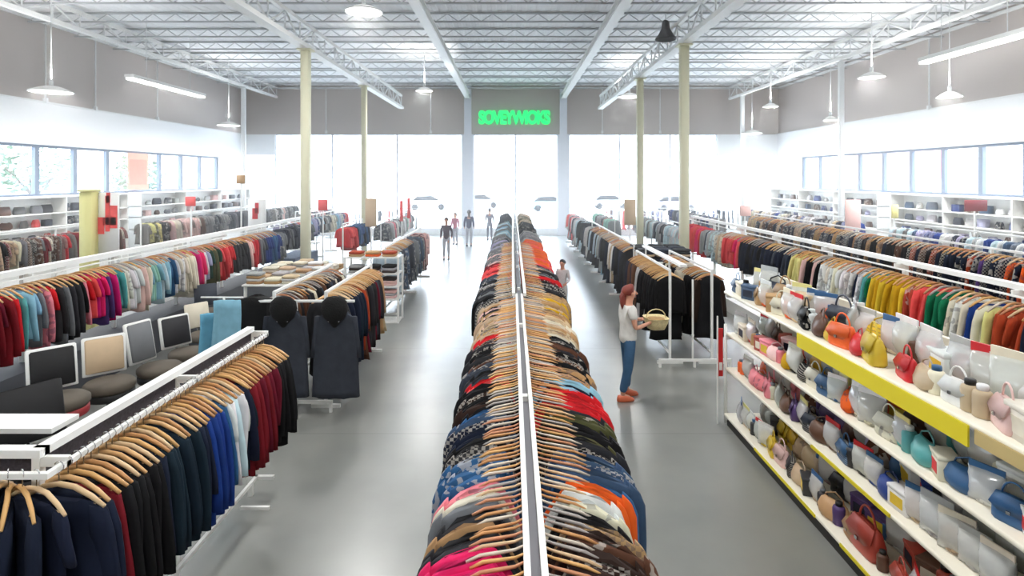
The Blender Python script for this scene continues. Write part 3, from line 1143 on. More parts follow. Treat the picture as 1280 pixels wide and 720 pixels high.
def display_dress(x, y, label):
    t = thing('slate_dress', label, 'dress', (x, y, 1.49))
    b = MB()
    rr = []
    N = 28
    for j in range(13):
        v = j / 12
        wv = .23 + .05 * min(1, v * 4) + .04 * v
        ring = []
        for k in range(N):
            a = 2 * PI * k / N
            ca, sa = math.cos(a), math.sin(a)
            xx = wv * ca
            zt = -.02 - .16 * (abs(ca)) ** 2
            if sa < 0 and abs(ca) < .6:
                zt -= .22 * (1 - abs(ca) / .6)
            ring.append((xx, .075 * sa * (.8 + .5 * v) + .012 * v * math.sin(7 * a) + .01 * math.sin(xx * 40) * v, zt + (-1.22 - zt) * v))
        rr.append(ring)
    b.rings(rr, 0)
    for s in (-1, 1):
        r2 = [[(s * (.24 + .06 * v) + .045 * math.cos(a), .03 * math.sin(a), -.15 - .55 * v) for a in [2 * PI * k / 8 for k in range(8)]] for v in (0, .3, .7, 1)]
        b.rings(r2, 0)
    b.build('body', CLOTH['plain'], t, color=lin((58, 62, 71)))
    c = MB()
    # black rounded hood / collar piece filling the neckline
    c.lathe([(.02, -.25), (.07, -.19), (.15, -.11), (.185, -.01), (.165, .09), (.10, .15), (.005, .17)], 20, sy=.6, M=Matrix.Translation((0, -.065, -.03)))
    c.build('hood', mat('black_fur', (12, 12, 13), .95, bump=.6, scale=60), t)
    for s in (-1, 1):
        MB().tube([(s * .14, -.07, .02), (s * .13, -.088, -.08), (s * .06, -.10, -.2)], .012, 6).build('lapel_piping', mat('grey_piping', (150, 152, 156), .6), t)
    return t


display_dress(-3.04, 7.72, 'slate dress with black hood on the end frame, nearer the chairs')
display_dress(-2.36, 7.72, 'slate dress with black hood on the end frame, nearer the aisle')
# black furry coat on the corner
t = thing('fur_coat', 'black furry coat bunched at the rack corner beside the slate dresses', 'coat', (-3.55, 7.95, 1.52))
b = MB()
rr = []
for j in range(11):
    v = j / 10
    ww = .20 + .08 * math.sin(min(1, v * 2) * PI) * (v < .5) + .0 * v
    rr.append([((ww + .02 * math.sin(5 * a + j)) * math.cos(a), .12 * math.sin(a) + .01 * math.sin(j * 2 + 3 * a), .06 - .06 * abs(math.cos(a)) - 1.05 * v) for a in [2 * PI * k / 18 for k in range(18)]])
b.rings(rr, 0)
b.build('body', mat('black_fur', (12, 12, 13)), t)
for s in (-1, 1):
    MB().tube([(s * .2, 0, -.05), (s * .27, -.03, -.3), (s * .24, -.06, -.62)], [.07, .075, .06], 10).build('sleeve', mat('black_fur', (12, 12, 13)), t)

# ---- long rainbow rack
XB = -6.85
gt = thing('long_garment_rack', 'long white rack of rainbow coloured clothes behind the chairs', 'clothes rack', (XB, 6.2, 0))
MB().box(-.05, .07, 0, 13, 1.85, 1.93).build('top_beam', M_white, gt)
MB().box(.125, .145, 0, 13, 1.80, 1.82).build('hang_rail', M_white, gt)
for i in range(8):
    MB().box(-.03, .03, i * 1.84, i * 1.84 + .05, 0, 1.86).build('post', M_white, gt)
    MB().box(0, .14, i * 1.84 + .01, i * 1.84 + .04, 1.80, 1.86).build('bracket', M_white, gt)
MB().box(-.35, .38, 0, 11.0, .0, .62).build('base_cabinet', mat('dark_base', (70, 72, 78), .6), gt)
MB().box(-.35, .38, 11.0, 13.0, .0, .78).build('end_cabinet', M_slate, gt)
bx = lambda px: -6.45 * 720 / (px - 640)
LB = [(-30, ['olive', 'grey']), (18, ['dark red', 'burgundy']), (28, ['red']), (52, ['teal', 'light blue']), (58, ['grey', 'cream']), (72, ['coral', 'red', 'pink']), (82, ['dark green', 'charcoal']), (90, ['light grey', 'grey']),
      (104, ['black', 'charcoal']), (114, ['pink', 'pale pink']), (124, ['coral', 'red']), (136, ['magenta', 'hot pink']), (148, ['purple', 'magenta']), (156, ['mint', 'teal']),
      (188, ['cream', 'white', 'cream', 'pale pink']), (198, ['mint', 'light blue']), (212, ['light blue', 'pale blue']), (220, ['blue']), (244, ['white', 'cream']), (255, ['magenta', 'hot pink']), (262, ['lilac', 'white']),
      (275, ['olive', 'charcoal', 'dark green']), (287, ['coral', 'red']), (296, ['red']), (310, ['navy', 'charcoal', 'olive']), (318, ['tan', 'pale pink']), (326, ['red', 'dark red']), (335, ['grey', 'slate']), (352, ['blue', 'royal blue']), (400, ['navy', 'grey', 'slate'])]
y = 6.3
while y < 19.0:
    pxx = 640 - 6.45 * 720 / y
    c = seg(pxx, LB)
    cloth = R.choice(['plain', 'plain', 'plain', 'print']) if c in ('white', 'navy', 'grey', 'pink') else 'plain'
    o = hang(R.choice(['shirt', 'blouse', 'shirt', 'jacket']), XB + .135, y, 1.82, R.uniform(-.12, .12), c, 'the long rainbow rack', 'clothes on the rainbow rack', WOODC if y < 9.5 else PALEC, cloth, hanger=y < 16, sz=1.22 if y < 16.5 else .95)
    y += R.uniform(.085, .115) if y < 12 else R.uniform(.11, .15)

# ---- racks further back on the same side, and the wall shelving
EP = ['black', 'brown', 'red', 'cream', 'grey', 'charcoal', 'beige', 'olive', 'navy', 'slate', 'tan', 'burgundy', 'white']
FPL = ['navy', 'slate', 'grey', 'white', 'light grey', 'lilac', 'cream', 'royal blue', 'light blue', 'coral', 'brown']


def far_rack(x, y0, y1, z, label, place, group, pal, step, kinds=('shirt', 'jacket', 'blouse'), shift=.0, sz=1.05, styles=('plain', 'print', 'plain', 'check'), hg=False):
    rack(x, y0, y1, z, label, foot=.28, mid=False)
    y = y0 + .1
    while y < y1 - .05:
        c = pal(y) if callable(pal) else R.choice(pal)
        hang(R.choice(kinds), x + shift, y, z - .02, R.uniform(-.15, .15), c, place, group, PALEC, R.choice(styles), hanger=hg, sz=sz)
        y += R.uniform(step * .85, step * 1.15)


far_rack(-10.9, 11.5, 16.0, 2.0, 'white rack of brown and grey clothes behind the rainbow rack', 'the brown and grey rack', 'clothes on the brown and grey rack', ['black', 'brown', 'red', 'cream', 'grey', 'charcoal', 'beige', 'olive', 'dark red'], .13, sz=1.1)
far_rack(-10.9, 16.9, 24.0, 2.0, 'white rack of olive to navy clothes past the yellow pillar', 'the olive to navy rack', 'clothes on the olive to navy rack',
         lambda y: R.choice(['olive', 'pale yellow', 'charcoal'] if y < 18 else ['cream', 'pale pink', 'brown'] if y < 20 else ['grey', 'slate', 'navy']), .16, sz=1.1)
far_rack(-7.9, 19.6, 27, 1.75, 'white rack of navy patterned clothes past the blue jackets', 'the navy patterned rack', 'clothes on the navy patterned rack', FPL, .24)
far_rack(-5.35, 18.2, 20.6, 1.75, 'white rack with red and royal blue jackets behind the cream column', 'the red and blue rack behind the column', 'clothes behind the column', lambda y: R.choice(['red', 'coral'] if y < 19 else ['royal blue', 'blue', 'navy']), .13, sz=1.1, styles=('plain',))
far_rack(-4.9, 21.5, 27.5, 1.6, 'white rack of pale clothes between column and entrance', 'the pale rack near the entrance', 'clothes near the entrance', ['white', 'light grey', 'slate', 'grey', 'pink', 'mint'], .26)
far_rack(-9.6, 25.5, 30.5, 1.7, 'white rack of dark prints far behind the red sign', 'the dark print rack at the end wall', 'clothes by the end wall', ['black', 'white', 'charcoal', 'pale pink', 'grey', 'purple'], .26)


# ---- folded clothes, bags, boxes, canisters
def folded_mesh(seed):
    r = random.Random(seed)
    b = MB()
    rr = []
    for z, k in ((0, .9), (.012, 1), (.035, 1.01), (.05, .96), (.055, .86)):
        rr.append([((.16 * abs(math.cos(a)) ** .5 * (1 if math.cos(a) > 0 else -1)) * k + r.uniform(-.004, .004), (.12 * abs(math.sin(a)) ** .5 * (1 if math.sin(a) > 0 else -1)) * k + r.uniform(-.004, .004), z + .004 * math.sin(a * 3 + seed)) for a in [2 * PI * j / 20 for j in range(20)]])
    b.rings(rr, 0)
    return b.mesh('folded_garment', CLOTH['plain'])


FOLD = [folded_mesh(i) for i in range(3)]


def folded(x, y, z, c, what, place, group, style='plain', sx=1, sy=1, sz=1, rz=0):
    o = link('folded_garment', R.choice(FOLD), None, (x, y, z), rz, jit(c))
    o.material_slots[0].link = 'OBJECT'
    o.material_slots[0].material = CLOTH[style]
    o.scale = (sx, sy, sz)
    reg(o, '%s folded %s' % (c, what), 'folded clothes', place, y + z * .001, group)
    return o


def bag_meshes():
    D = {}
    # handbag: tapered body, arched handle, flap, clasp
    b = MB()
    b.rings([[(sx * w_ / 2 * abs(math.cos(a)) ** .45 * (1 if math.cos(a) > 0 else -1), d_ / 2 * abs(math.sin(a)) ** .6 * (1 if math.sin(a) > 0 else -1), z) for a in [2 * PI * j / 20 for j in range(20)]] for sx, w_, d_, z in ((1, .27, .12, 0), (1, .30, .14, .02), (1, .30, .13, .10), (1, .26, .08, .19), (1, .24, .05, .21))], 0)
    D['handbag'] = b.mesh('handbag', LEATHER)
    h = MB()
    h.tube([(.09 * math.cos(a) , 0, .2 + .12 * math.sin(a)) for a in [PI * k / 10 for k in range(11)]], .008, 6)
    D['handle'] = h.mesh('handle', LEATHER)
    f = MB()
    f.rings([[(-.12, -.032, .212), (.12, -.032, .212), (.12, -.02, .22), (-.12, -.02, .22)], [(-.145, -.075, .13), (.145, -.075, .13), (.145, -.066, .13), (-.145, -.066, .13)], [(-.08, -.078, .09), (.08, -.078, .09), (.08, -.07, .09), (-.08, -.07, .09)]], 0)
    D['flap'] = f.mesh('flap', LEATHER)
    D['clasp'] = MB().box(-.015, .015, -.088, -.076, .09, .115).mesh('clasp', M_chrome)
    # box with lid and printed panel
    D['carton'] = MB().rbox(-.12, .12, -.08, .08, 0, .2, .006).mesh('carton', CARDB)
    D['carton_lid'] = MB().rbox(-.125, .125, -.085, .085, .17, .205, .006).mesh('lid', CARDB)
    D['label'] = MB().box(-.08, .08, -.0835, -.0805, .04, .14).mesh('printed_label', CARDB)
    # pillow pouch of clear plastic
    b = MB()
    rr = []
    for j in range(9):
        v = j / 8
        th = .005 + .06 * math.sin(PI * min(1, v * 1.05)) ** .7
        wv = .13 - .015 * math.sin(PI * v)
        rr.append([(wv * abs(math.cos(a)) ** .5 * (1 if math.cos(a) > 0 else -1) + .004 * math.sin(j * 2.3 + a), th * math.sin(a) + .004 * math.sin(j + 3 * a), .26 * v) for a in [2 * PI * k / 16 for k in range(16)]])
    b.rings(rr, 0)
    D['pouch'] = b.mesh('plastic_pouch', CLEAR)
    D['pouch_fill'] = MB().rings([[(.09 * math.cos(a) * k_, .04 * math.sin(a) * k_, z_) for a in [2 * PI * k / 12 for k in range(12)]] for k_, z_ in ((.8, .01), (1.1, .05), (1.15, .13), (.7, .19))], 0).mesh('contents', CLOTH['print'])
    D['header'] = MB().box(-.12, .12, -.006, .006, .24, .30).mesh('header_card', CARDB)
    # canister
    D['canister'] = MB().lathe([(.05, 0), (.058, .006), (.058, .15), (.05, .17), (.03, .18)], 16).mesh('canister', CARDB)
    D['cap'] = MB().lathe([(.034, .178), (.034, .21), (.03, .215), (.001, .216)], 14).mesh('cap', CARDB)
    # soft shoulder bag
    b = MB()
    b.rings([[(k_ * .14 * math.cos(a), d_ * .06 * math.sin(a), z_ + .012 * math.cos(2 * a)) for a in [2 * PI * k / 18 for k in range(18)]] for k_, d_, z_ in ((.7, .8, 0), (1.05, 1.3, .03), (1.1, 1.3, .08), (.9, .9, .14), (.6, .35, .17))], 0)
    D['pouch_bag'] = b.mesh('shoulder_bag', LEATHER)
    D['strap'] = MB().tube([(-.11, 0, .12), (-.08, .01, .2), (0, .02, .235), (.08, .01, .2), (.11, 0, .12)], .007, 5).mesh('strap', LEATHER)
    return D


BM = bag_meshes()


def item(kind, x, y, z, rz, c, place, group, s=1.0, parts=True, c2=None, plain=False):
    if kind == 'handbag':
        o = link('handbag', BM['handbag'], None, (x, y, z), rz, jit(c))
        if parts:
            col = o.color[:]
            link('handle', BM['handle'], o, color=col)
            f = link('flap', BM['flap'], o, color=tuple(v * .8 for v in col[:3]) + (1,))
            link('clasp', BM['clasp'], f)
        cat, wh = 'handbag', 'handbag'
    elif kind == 'shoulder_bag':
        o = link('shoulder_bag', BM['pouch_bag'], None, (x, y, z), rz, jit(c))
        if parts:
            link('strap', BM['strap'], o, color=tuple(v * .7 for v in o.color[:3]) + (1,))
        cat, wh = 'handbag', 'soft shoulder bag'
    elif kind == 'carton':
        o = link('carton', BM['carton'], None, (x, y, z), rz, jit(c))
        if parts:
            link('lid', BM['carton_lid'], o, color=o.color[:])
            link('printed_label', BM['label'], o, color=lin(PAL[c2 or R.choice(['white', 'cream', 'yellow', 'red', 'navy'])]))
        cat, wh = 'box', 'lidded carton'
    elif kind == 'pouch':
        o = link('plastic_pouch', BM['pouch'], None, (x, y, z), rz, jit('clear'))
        link('contents', BM['pouch_fill'], o, color=jit(c))
        if parts:
            link('header_card', BM['header'], o, color=jit(R.choice(['white', 'cream', 'pale yellow', 'red', 'blue', 'light grey'])))
        cat, wh = 'package', 'clear plastic pouch'
    else:
        o = link('canister', BM['canister'], None, (x, y, z), rz, jit(c))
        if parts:
            link('cap', BM['cap'], o, color=jit(R.choice(['white', 'black', 'blue', 'grey'])))
        cat, wh = 'canister', 'capped canister'
    o.scale = (s, s, s)
    if kind in ('handbag', 'shoulder_bag') and R.random() < .4 and not plain:
        o.material_slots[0].link = 'OBJECT'
        o.material_slots[0].material = CLOTH[R.choice(['print', 'print', 'stripe', 'plain'])]
    reg(o, '%s %s' % (c, wh), cat, place, y, group)
    return o


# wall shelving both sides
def wall_shelf(x, y0, y1, sgn, label, place, group, pal, levels=(1.3, 1.75, 2.15), top=2.6):
    t = thing('tall_shelving', label, 'shelving', (x, y0, 0))
    L = y1 - y0
    for zz in levels:
        MB().box(-.25, .25, 0, L, zz - .03, zz).build('shelf', M_white, t)
    MB().box(-.25, .25, 0, L, 0, .12).build('plinth', M_white, t)
    k = int(L / 2.4) + 1
    for i in range(k):
        yy = i * (L - .04) / (k - 1)
        MB().box(-.25, .25, yy, yy + .04, .12, top).build('upright', M_white, t)
    MB().box(-.25 if sgn < 0 else .21, -.21 if sgn < 0 else .25, 0, L, .12, top).build('back_panel', M_white, t)
    MB().box(-.25, .25, 0, L, top, top + .05).build('top_board', M_white, t)
    for li, zz in enumerate(levels):
        y = y0 + .25
        nm = ['lower', 'middle', 'upper'][li]
        while y < y1 - .2:
            if (y - y0) % (L / (k - 1)) < .2:
                y += .25
                continue
            kind = R.choice(['handbag', 'shoulder_bag', 'carton', 'handbag'])
            item(kind, x + sgn * .02, y, zz, R.uniform(1.2, 1.9) * (1 if sgn < 0 else -1), R.choice(pal), "%s's %s shelf" % (place, nm), group, R.uniform(.95, 1.2), parts=False)
            y += R.uniform(.36, .6) * (1 if y < 20 else 1.3)


wall_shelf(-13.9, 12.0, 20.5, -1, 'white wall shelving of bags under the side windows with trees', 'the tree-side wall', 'bags on the wall shelving', ['red', 'navy', 'slate', 'coral', 'grey', 'charcoal', 'brown', 'black'])
wall_shelf(-13.9, 21.2, 30, -1, 'white wall shelving of bags beyond the peach poster', 'the far poster wall', 'bags on the wall shelving', ['grey', 'black', 'slate', 'pale pink', 'brown', 'light grey', 'navy'])
RP = ['navy', 'royal blue', 'white', 'light grey', 'slate', 'lilac', 'denim blue', 'brown']
wall_shelf(13.7, 13.0, 20.5, 1, 'white wall shelving of blue bags under the side windows', 'the blue bag wall', 'bags on the blue wall shelving', RP)
wall_shelf(13.7, 21.2, 30, 1, 'white wall shelving of blue bags nearer the glazed front', 'the far blue bag wall', 'bags on the blue wall shelving', RP)

# yellow pillar and sign boards
t = thing('yellow_pillar', 'short pale yellow pillar rising behind the rainbow rack', 'pillar', (-8.95, 12.2, 0))
MB().rbox(-.13, .13, -.13, .13, 0, 2.9, .015).build('shaft', mat('pale_yellow_paint', (214, 208, 142), .6, noise=.05), t)
MB().rbox(-.15, .15, -.15, .15, 2.9, 2.95, .01).build('cap', mat('pale_yellow_paint', (214, 208, 142)), t)


def sign_board(x, y, z0, w_, h, board, motif, label, mot=None, post=True):
    t = thing('sign_board', label, 'sign', (x, y, 0))
    MB().rbox(-w_ / 2, w_ / 2, -.02, .02, z0, z0 + h, .008).build('board', mat('board_%s' % board, PAL[board], .6, noise=.04), t)
    if motif:
        q = MB()
        for (a, b, c, d) in (mot or [(.2, .8, .3, .85)]):
            q.box(-w_ / 2 + a * w_, -w_ / 2 + b * w_, -.032, -.021, z0 + c * h, z0 + d * h)
        q.build('motif', mat('motif_%s' % motif, PAL[motif], .6, noise=.25, scale=9), t)
    if post:
        MB().box(-.02, .02, .02, .05, 0.02, z0 + h * .5).build('post', M_white, t)
        MB().box(-.2, .2, -.1, .2, 0, .02).build('base', M_white, t)
    return t


sign_board(-8.62, 12.3, 1.5, .46, 1.38, 'white', 'coral', 'tall white board with red figures beside the yellow pillar', [(.0, .35, .36, .62), (.4, .6, .4, .95), (.62, .95, .45, .8), (.3, .9, .5, .62), (.45, .62, .84, 1.0)])
sign_board(-8.85, 20.0, 1.2, .62, 1.25, 'white', 'red', 'white board with one red blob behind the rainbow rack end', [(.25, .55, .45, .75), (.4, .6, .6, .9)])
sign_board(-9.6, 17.2, 2.35, .3, .28, 'coral', None, 'small red placard above the olive to navy rack')
sign_board(-6.9, 21.0, 2.0, .35, .4, 'coral', None, 'small red placard just past the first cream column')
sign_board(-4.75, 19.4, 1.55, .38, .95, 'beige', None, 'peach panel beside the second cream column')
sign_board(-4.3, 22.4, 1.5, .12, .8, 'coral', None, 'narrow red banner, nearer of two by the entrance racks')
sign_board(-4.05, 22.6, 1.6, .12, .8, 'coral', None, 'narrow red banner, farther of two by the entrance racks')
sign_board(4.1, 20.0, 1.55, .4, .9, 'beige', None, 'tan panel beside the cream column on the speaker girder')
sign_board(10.0, 16.9, 1.65, .45, .9, 'pale pink', None, 'pale pink panel standing among the blue clothes')
sign_board(7.9, 19.5, 1.9, .38, .35, 'pale pink', None, 'small pale pink placard over the cerise blouses')
sign_board(12.4, 15.4, 2.3, .6, .3, 'dark red', None, 'dark red placard against the blue bag shelving')
sign_board(11.3, 17.0, 2.0, .2, .4, 'pale yellow', None, 'small yellow placard among the blue clothes')
sign_board(-8.9, 18.9, 3.0, .28, .28, 'tan', None, 'small round tan placard high above the racks')

# ---- aisle rack with navy clothes and its end table of folded clothes
rack(-2.95, 13.4, 18.6, 1.6, 'white rack of navy and pale blue clothes beside the glossy aisle')
y = 13.5
while y < 18.5:
    hang(R.choice(['coat', 'dress', 'coat']), -2.95, y, 1.58, R.uniform(-.1, .1), seg(y, [(14.2, ['light blue', 'navy', 'pale blue']), (15, ['navy', 'slate', 'denim blue']), (17.5, ['navy', 'slate', 'grey', 'denim blue']), (19, ['navy', 'dark red', 'pale pink'])]), 'the navy rack beside the glossy aisle', 'clothes on the navy aisle rack', PALEC, R.choice(['plain', 'plain', 'print']), hanger=y < 16, sz=1.1)
    y += .15
t = thing('shelf_table', 'white framed shelf stand of folded brown clothes facing the camera', 'shelving', (-3.05, 12.85, 0))
for sx in (-.62, .55):
    for sy in (-.2, .3):
        MB().box(sx - .02, sx + .02, sy - .02, sy + .02, 0, 1.45).build('leg', M_white, t)
for zz in (.0, .5, .78, 1.06, 1.42):
    MB().box(-.62, .55, -.2, .3, zz + .0, zz + .03).build('shelf', M_white, t)
for zz in (.53, .81, 1.09, 1.45):
    for i in range(3):
        for k in range(3 if zz < 1.4 else 2):
            folded(-3.05 - .42 + i * .37, 12.87, zz + k * .055, R.choice(['brown', 'dark brown', 'pale pink', 'light grey', 'black']) if zz < 1.4 else R.choice(['rust', 'tan', 'orange']), 'garment', 'the shelf stand, ' + {.53: 'lowest', .81: 'second', 1.09: 'third', 1.45: 'top'}[zz] + ' shelf', 'clothes on the shelf stand', sy=1.4, rz=R.uniform(-.05, .05))
# pale heaps on the table between column and shelf stand
t = thing('display_table', 'white display table heaped with pale folded clothes', 'table', (-4.75, 12.9, 0))
MB().rbox(-.75, .75, -1.2, 1.2, .98, 1.02, .01).build('table_top', M_white, t)
for sx in (-.7, .7):
    for sy in (-1.12, 1.12):
        MB().box(sx - .025, sx + .025, sy - .025, sy + .025, 0, .98).build('leg', M_white, t)
for i in range(4):
    for j in range(6):
        for k in range(R.choice([2, 3, 4])):
            folded(-4.75 - .54 + i * .36, 11.9 + j * .38, 1.02 + k * .055, R.choice(['cream', 'white', 'light grey', 'beige', 'cream', 'tan']), 'garment', 'the pale heaped table', 'pale clothes on the display table', sy=1.25, rz=R.uniform(-.1, .1))

# ---- other side: aisle racks
for s, lb in ((0, 'white rack rail over the black clothes beside the shopper, aisle side'), (1, 'white rack rail over the black clothes beside the shopper, shelf side')):
    rack(2.72 + s * .72, 9.9, 12.6, 1.62, lb, foot=.22)
y = 9.98
while y < 12.5:
    hang(R.choice(['coat', 'jacket', 'dress']), 2.74, y, 1.6, R.uniform(-.1, .15), seg(y, [(10.8, ['black']), (11.6, ['black', 'light grey', 'slate']), (13, ['black', 'navy', 'cream', 'brown'])]), 'the black clothes rack by the shopper, aisle rail', 'clothes on the black rack', WOODC, sz=1.1)
    hang(R.choice(['coat', 'jacket', 'dress']), 3.44, y, 1.6, R.uniform(-.15, .1), seg(y, [(10.8, ['black', 'black', 'dark brown']), (13, ['black', 'navy', 'cream'])]), 'the black clothes rack by the shopper, shelf rail', 'clothes on the black rack', PALEC, sz=1.1)
    y += .11
t = thing('end_frame', 'white low end frame in front of the black clothes', 'stand', (3.08, 9.72, 0))
MB().box(-.6, .62, -.02, .02, .1, .14).build('foot_bar', M_white, t)
for sx in (-.58, .0, .6):
    MB().box(sx - .018, sx + .018, -.02, .02, 0, .1).build('foot', M_white, t)
for sx in (-.03,):
    MB().box(sx - .013, sx + .013, -.013, .013, .14, 1.48).build('post', M_white, t)
t = thing('white_garment_beam', 'wide white rail slanting above the black clothes rack', 'rail', (2.95, 9.9, 0))
MB().box(-.06, .06, 0, 2.9, 1.66, 1.7).build('rail', M_white, t)
for yy in (.9, 2.8):
    MB().box(-.015, .015, yy - .015, yy + .015, 0, 1.66).build('post', M_white, t)
# folded dark clothes on a table behind
t = thing('display_table', 'white display table of folded black clothes by the cream column', 'table', (3.55, 14.0, 0))
MB().rbox(-.6, .65, -.7, .7, 1.2, 1.24, .01).build('table_top', M_white, t)
for sx in (-.55, .6):
    for sy in (-.62, .62):
        MB().box(sx - .025, sx + .025, sy - .025, sy + .025, 0, 1.2).build('leg', M_white, t)
for i in range(3):
    for j in range(3):
        for k in range(5):
            folded(3.15 + i * .42, 13.55 + j * .42, 1.24 + k * .057, 'beige' if k == 2 else R.choice(['black', 'navy', 'charcoal']), 'garment', 'the dark stacks table', 'dark folded clothes', sx=1.2, sy=1.5, rz=R.uniform(-.08, .08))

rack(2.95, 13.9, 28.5, 1.6, 'long white rack of black, navy and white clothes beyond the shopper')
y = 14.0
while y < 28.3:
    c = seg(y, [(15.2, ['black', 'navy']), (16.0, ['cream', 'white', 'beige']), (17.2, ['navy', 'navy', 'black']), (18, ['light blue', 'slate', 'light grey']), (20, ['navy', 'black', 'pale blue']), (24, ['white', 'black', 'navy', 'pale blue']), (30, ['light grey', 'navy', 'white', 'coral'])])
    hang(R.choice(['coat', 'dress', 'jacket']), 2.95 + (.0), y, 1.58, R.uniform(-.1, .1), c, 'the long monochrome rack', 'clothes on the monochrome rack', PALEC, 'plain', hanger=y < 20, sz=1.16)
    y += .14 if y < 18 else .22
far_rack(5.2, 17.4, 23.5, 1.8, 'white rack of white and grey clothes behind the thick column', 'the white and grey rack', 'clothes on the white and grey rack', ['white', 'light grey', 'white', 'slate', 'pale blue'], .2, styles=('plain', 'stripe'))
far_rack(4.2, 23.5, 28.5, 1.6, 'white rack of pink and lilac clothes near the glazed front', 'the pink and lilac rack', 'clothes on the pink and lilac rack', ['coral', 'lilac', 'light grey', 'navy', 'mint'], .28)
far_rack(7.9, 22.0, 28.5, 1.8, 'white rack of blue clothes in the far corner area', 'the far blue rack', 'clothes on the far blue rack', ['royal blue', 'navy', 'slate', 'light grey', 'white'], .26)

# ---- long rack above the shelves (yellow, green, rust clothes)
XD = 5.45
gt = thing('long_garment_rack', 'long white rack of mustard, green and rust clothes above the shelves', 'clothes rack', (XD, 4.2, 0))
L = 13.2
MB().box(-.05, .05, 0, L, 2.0, 2.06).build('top_beam', M_white, gt)
MB().box(-.155, -.135, 0, L, 1.94, 1.96).build('hang_rail', M_white, gt)
for i in range(8):
    yy = i * (L - .05) / 7
    MB().box(-.03, .03, yy, yy + .05, 0, 2.0).build('post', M_white, gt)
    MB().box(-.15, 0, yy + .01, yy + .04, 1.94, 2.01).build('bracket', M_white, gt)
MB().box(-.6, .3, 0, 7.4, 1.13, 1.18).build('lower_shelf', M_white, gt)
MB().box(-.3, .3, 0, L, 0, .3).build('plinth', M_white, gt)
RB = [(5.35, ['rust', 'cream']), (5.75, ['orange', 'rust', 'navy']), (6.15, ['rust', 'rust']), (6.3, ['cream', 'pale yellow']), (6.45, ['royal blue']), (6.75, ['white', 'cream']), (7.1, ['green']), (7.5, ['brick red', 'coral']),
      (8.15, ['mustard', 'yellow', 'mustard']), (8.4, ['green', 'teal']), (8.7, ['pale blue', 'navy', 'white']), (9.5, ['white', 'cream', 'white']), (10.1, ['cream', 'pale pink', 'black']), (10.5, ['pale yellow']),
      (12.8, ['navy', 'black', 'navy', 'slate']), (13.8, ['coral', 'red', 'hot pink']), (14.4, ['cream', 'beige']), (15.4, ['light grey', 'slate', 'pale blue']), (18, ['hot pink', 'coral', 'red'])]
y = 4.3
while y < 17.3:
    c = seg(y, RB)
    st = R.choice(['plain', 'print']) if c in ('white', 'brick red', 'cream', 'pale blue') else 'plain'
    hang(R.choice(['shirt', 'sweater', 'shirt', 'jacket']), XD - .145, y, 1.96, R.uniform(-.05, .22), c, 'the long mustard, green and rust rack', 'clothes on the mustard, green and rust rack', PALEC, st, hanger=y < 14, sz=1.12)
    y += R.uniform(.085, .12) if y < 10.5 else .13

# two more racks beyond it
def RCpal(y):
    return seg(y, [(10, ['orange', 'rust', 'purple', 'brick red', 'navy']), (12, ['brown', 'navy', 'black', 'rust']), (15, ['navy', 'black', 'slate', 'tan']), (19, ['navy', 'beige', 'brown', 'slate'])])


far_rack(7.9, 7.6, 18.8, 2.05, 'white rack of navy and orange clothes behind the mustard one', 'the navy and orange rack', 'clothes on the navy and orange rack', RCpal, .125, kinds=('shirt', 'jacket', 'sweater'), sz=1.1, styles=('plain', 'print', 'check'), hg=True)
far_rack(10.9, 11.0, 16.4, 1.95, 'white rack of small blue and white clothes, third behind the shelves', 'the small blue and white rack', 'clothes on the blue and white rack', ['white', 'pale blue', 'denim blue', 'royal blue', 'lilac', 'navy', 'light grey'], .17, kinds=('blouse', 'shirt'), sz=1.0)
far_rack(10.6, 17.6, 26.0, 1.95, 'white rack of pale and navy clothes past the pink panel', 'the pale and navy rack', 'clothes on the pale and navy rack', ['white', 'cream', 'beige', 'navy', 'light grey', 'royal blue'], .24, kinds=('blouse', 'shirt'), sz=1.0)

# low racks along the glazed front
def front_rack(x0, x1, y, label, place, pal):
    t = thing('garment_rack', label, 'clothes rack', (x0, y, 0))
    L_ = x1 - x0
    MB().box(0, L_, -.02, .02, 1.52, 1.56).build('rail', M_white, t)
    for k_ in range(3):
        xx_ = .02 + k_ * (L_ - .04) / 2
        MB().box(xx_ - .02, xx_ + .02, -.02, .02, .05, 1.52).build('post', M_white, t)
        MB().box(xx_ - .02, xx_ + .02, -.25, .25, 0, .05).build('foot', M_white, t)
    q_ = x0 + .15
    while q_ < x1 - .1:
        hang(R.choice(['dress', 'tunic', 'dress', 'trousers']), q_, y, 1.55, PI / 2 + R.uniform(-.3, .3), R.choice(pal), place, 'clothes by the glazed front', PALEC, 'plain', hanger=False, key=abs(q_))
        q_ += R.uniform(.2, .34)


front_rack(-13.5, -9.6, 31.2, 'white low rack against the glazed front, poster wall side', 'the low rack by the poster wall corner', ['white', 'light grey', 'slate', 'pale pink', 'navy'])
front_rack(-8.6, -5.0, 31.2, 'white low rack against the glazed front, behind the red banners', 'the low rack behind the red banners', ['white', 'light grey', 'slate', 'coral', 'navy'])
front_rack(5.0, 8.6, 31.2, 'white low rack against the glazed front, past the speaker girder', 'the low front rack past the girder', ['white', 'light grey', 'lilac', 'coral', 'navy'])
front_rack(9.4, 12.6, 31.2, 'white low rack against the glazed front, blue bag corner', 'the low rack in the blue corner', ['white', 'royal blue', 'slate', 'navy'])
far_rack(-11.3, 25.0, 30.0, 1.9, 'white rack of grey clothes at the end of the poster wall', 'the grey rack near the corner', 'clothes near the corner', ['grey', 'black', 'pale pink', 'white', 'slate'], .3)

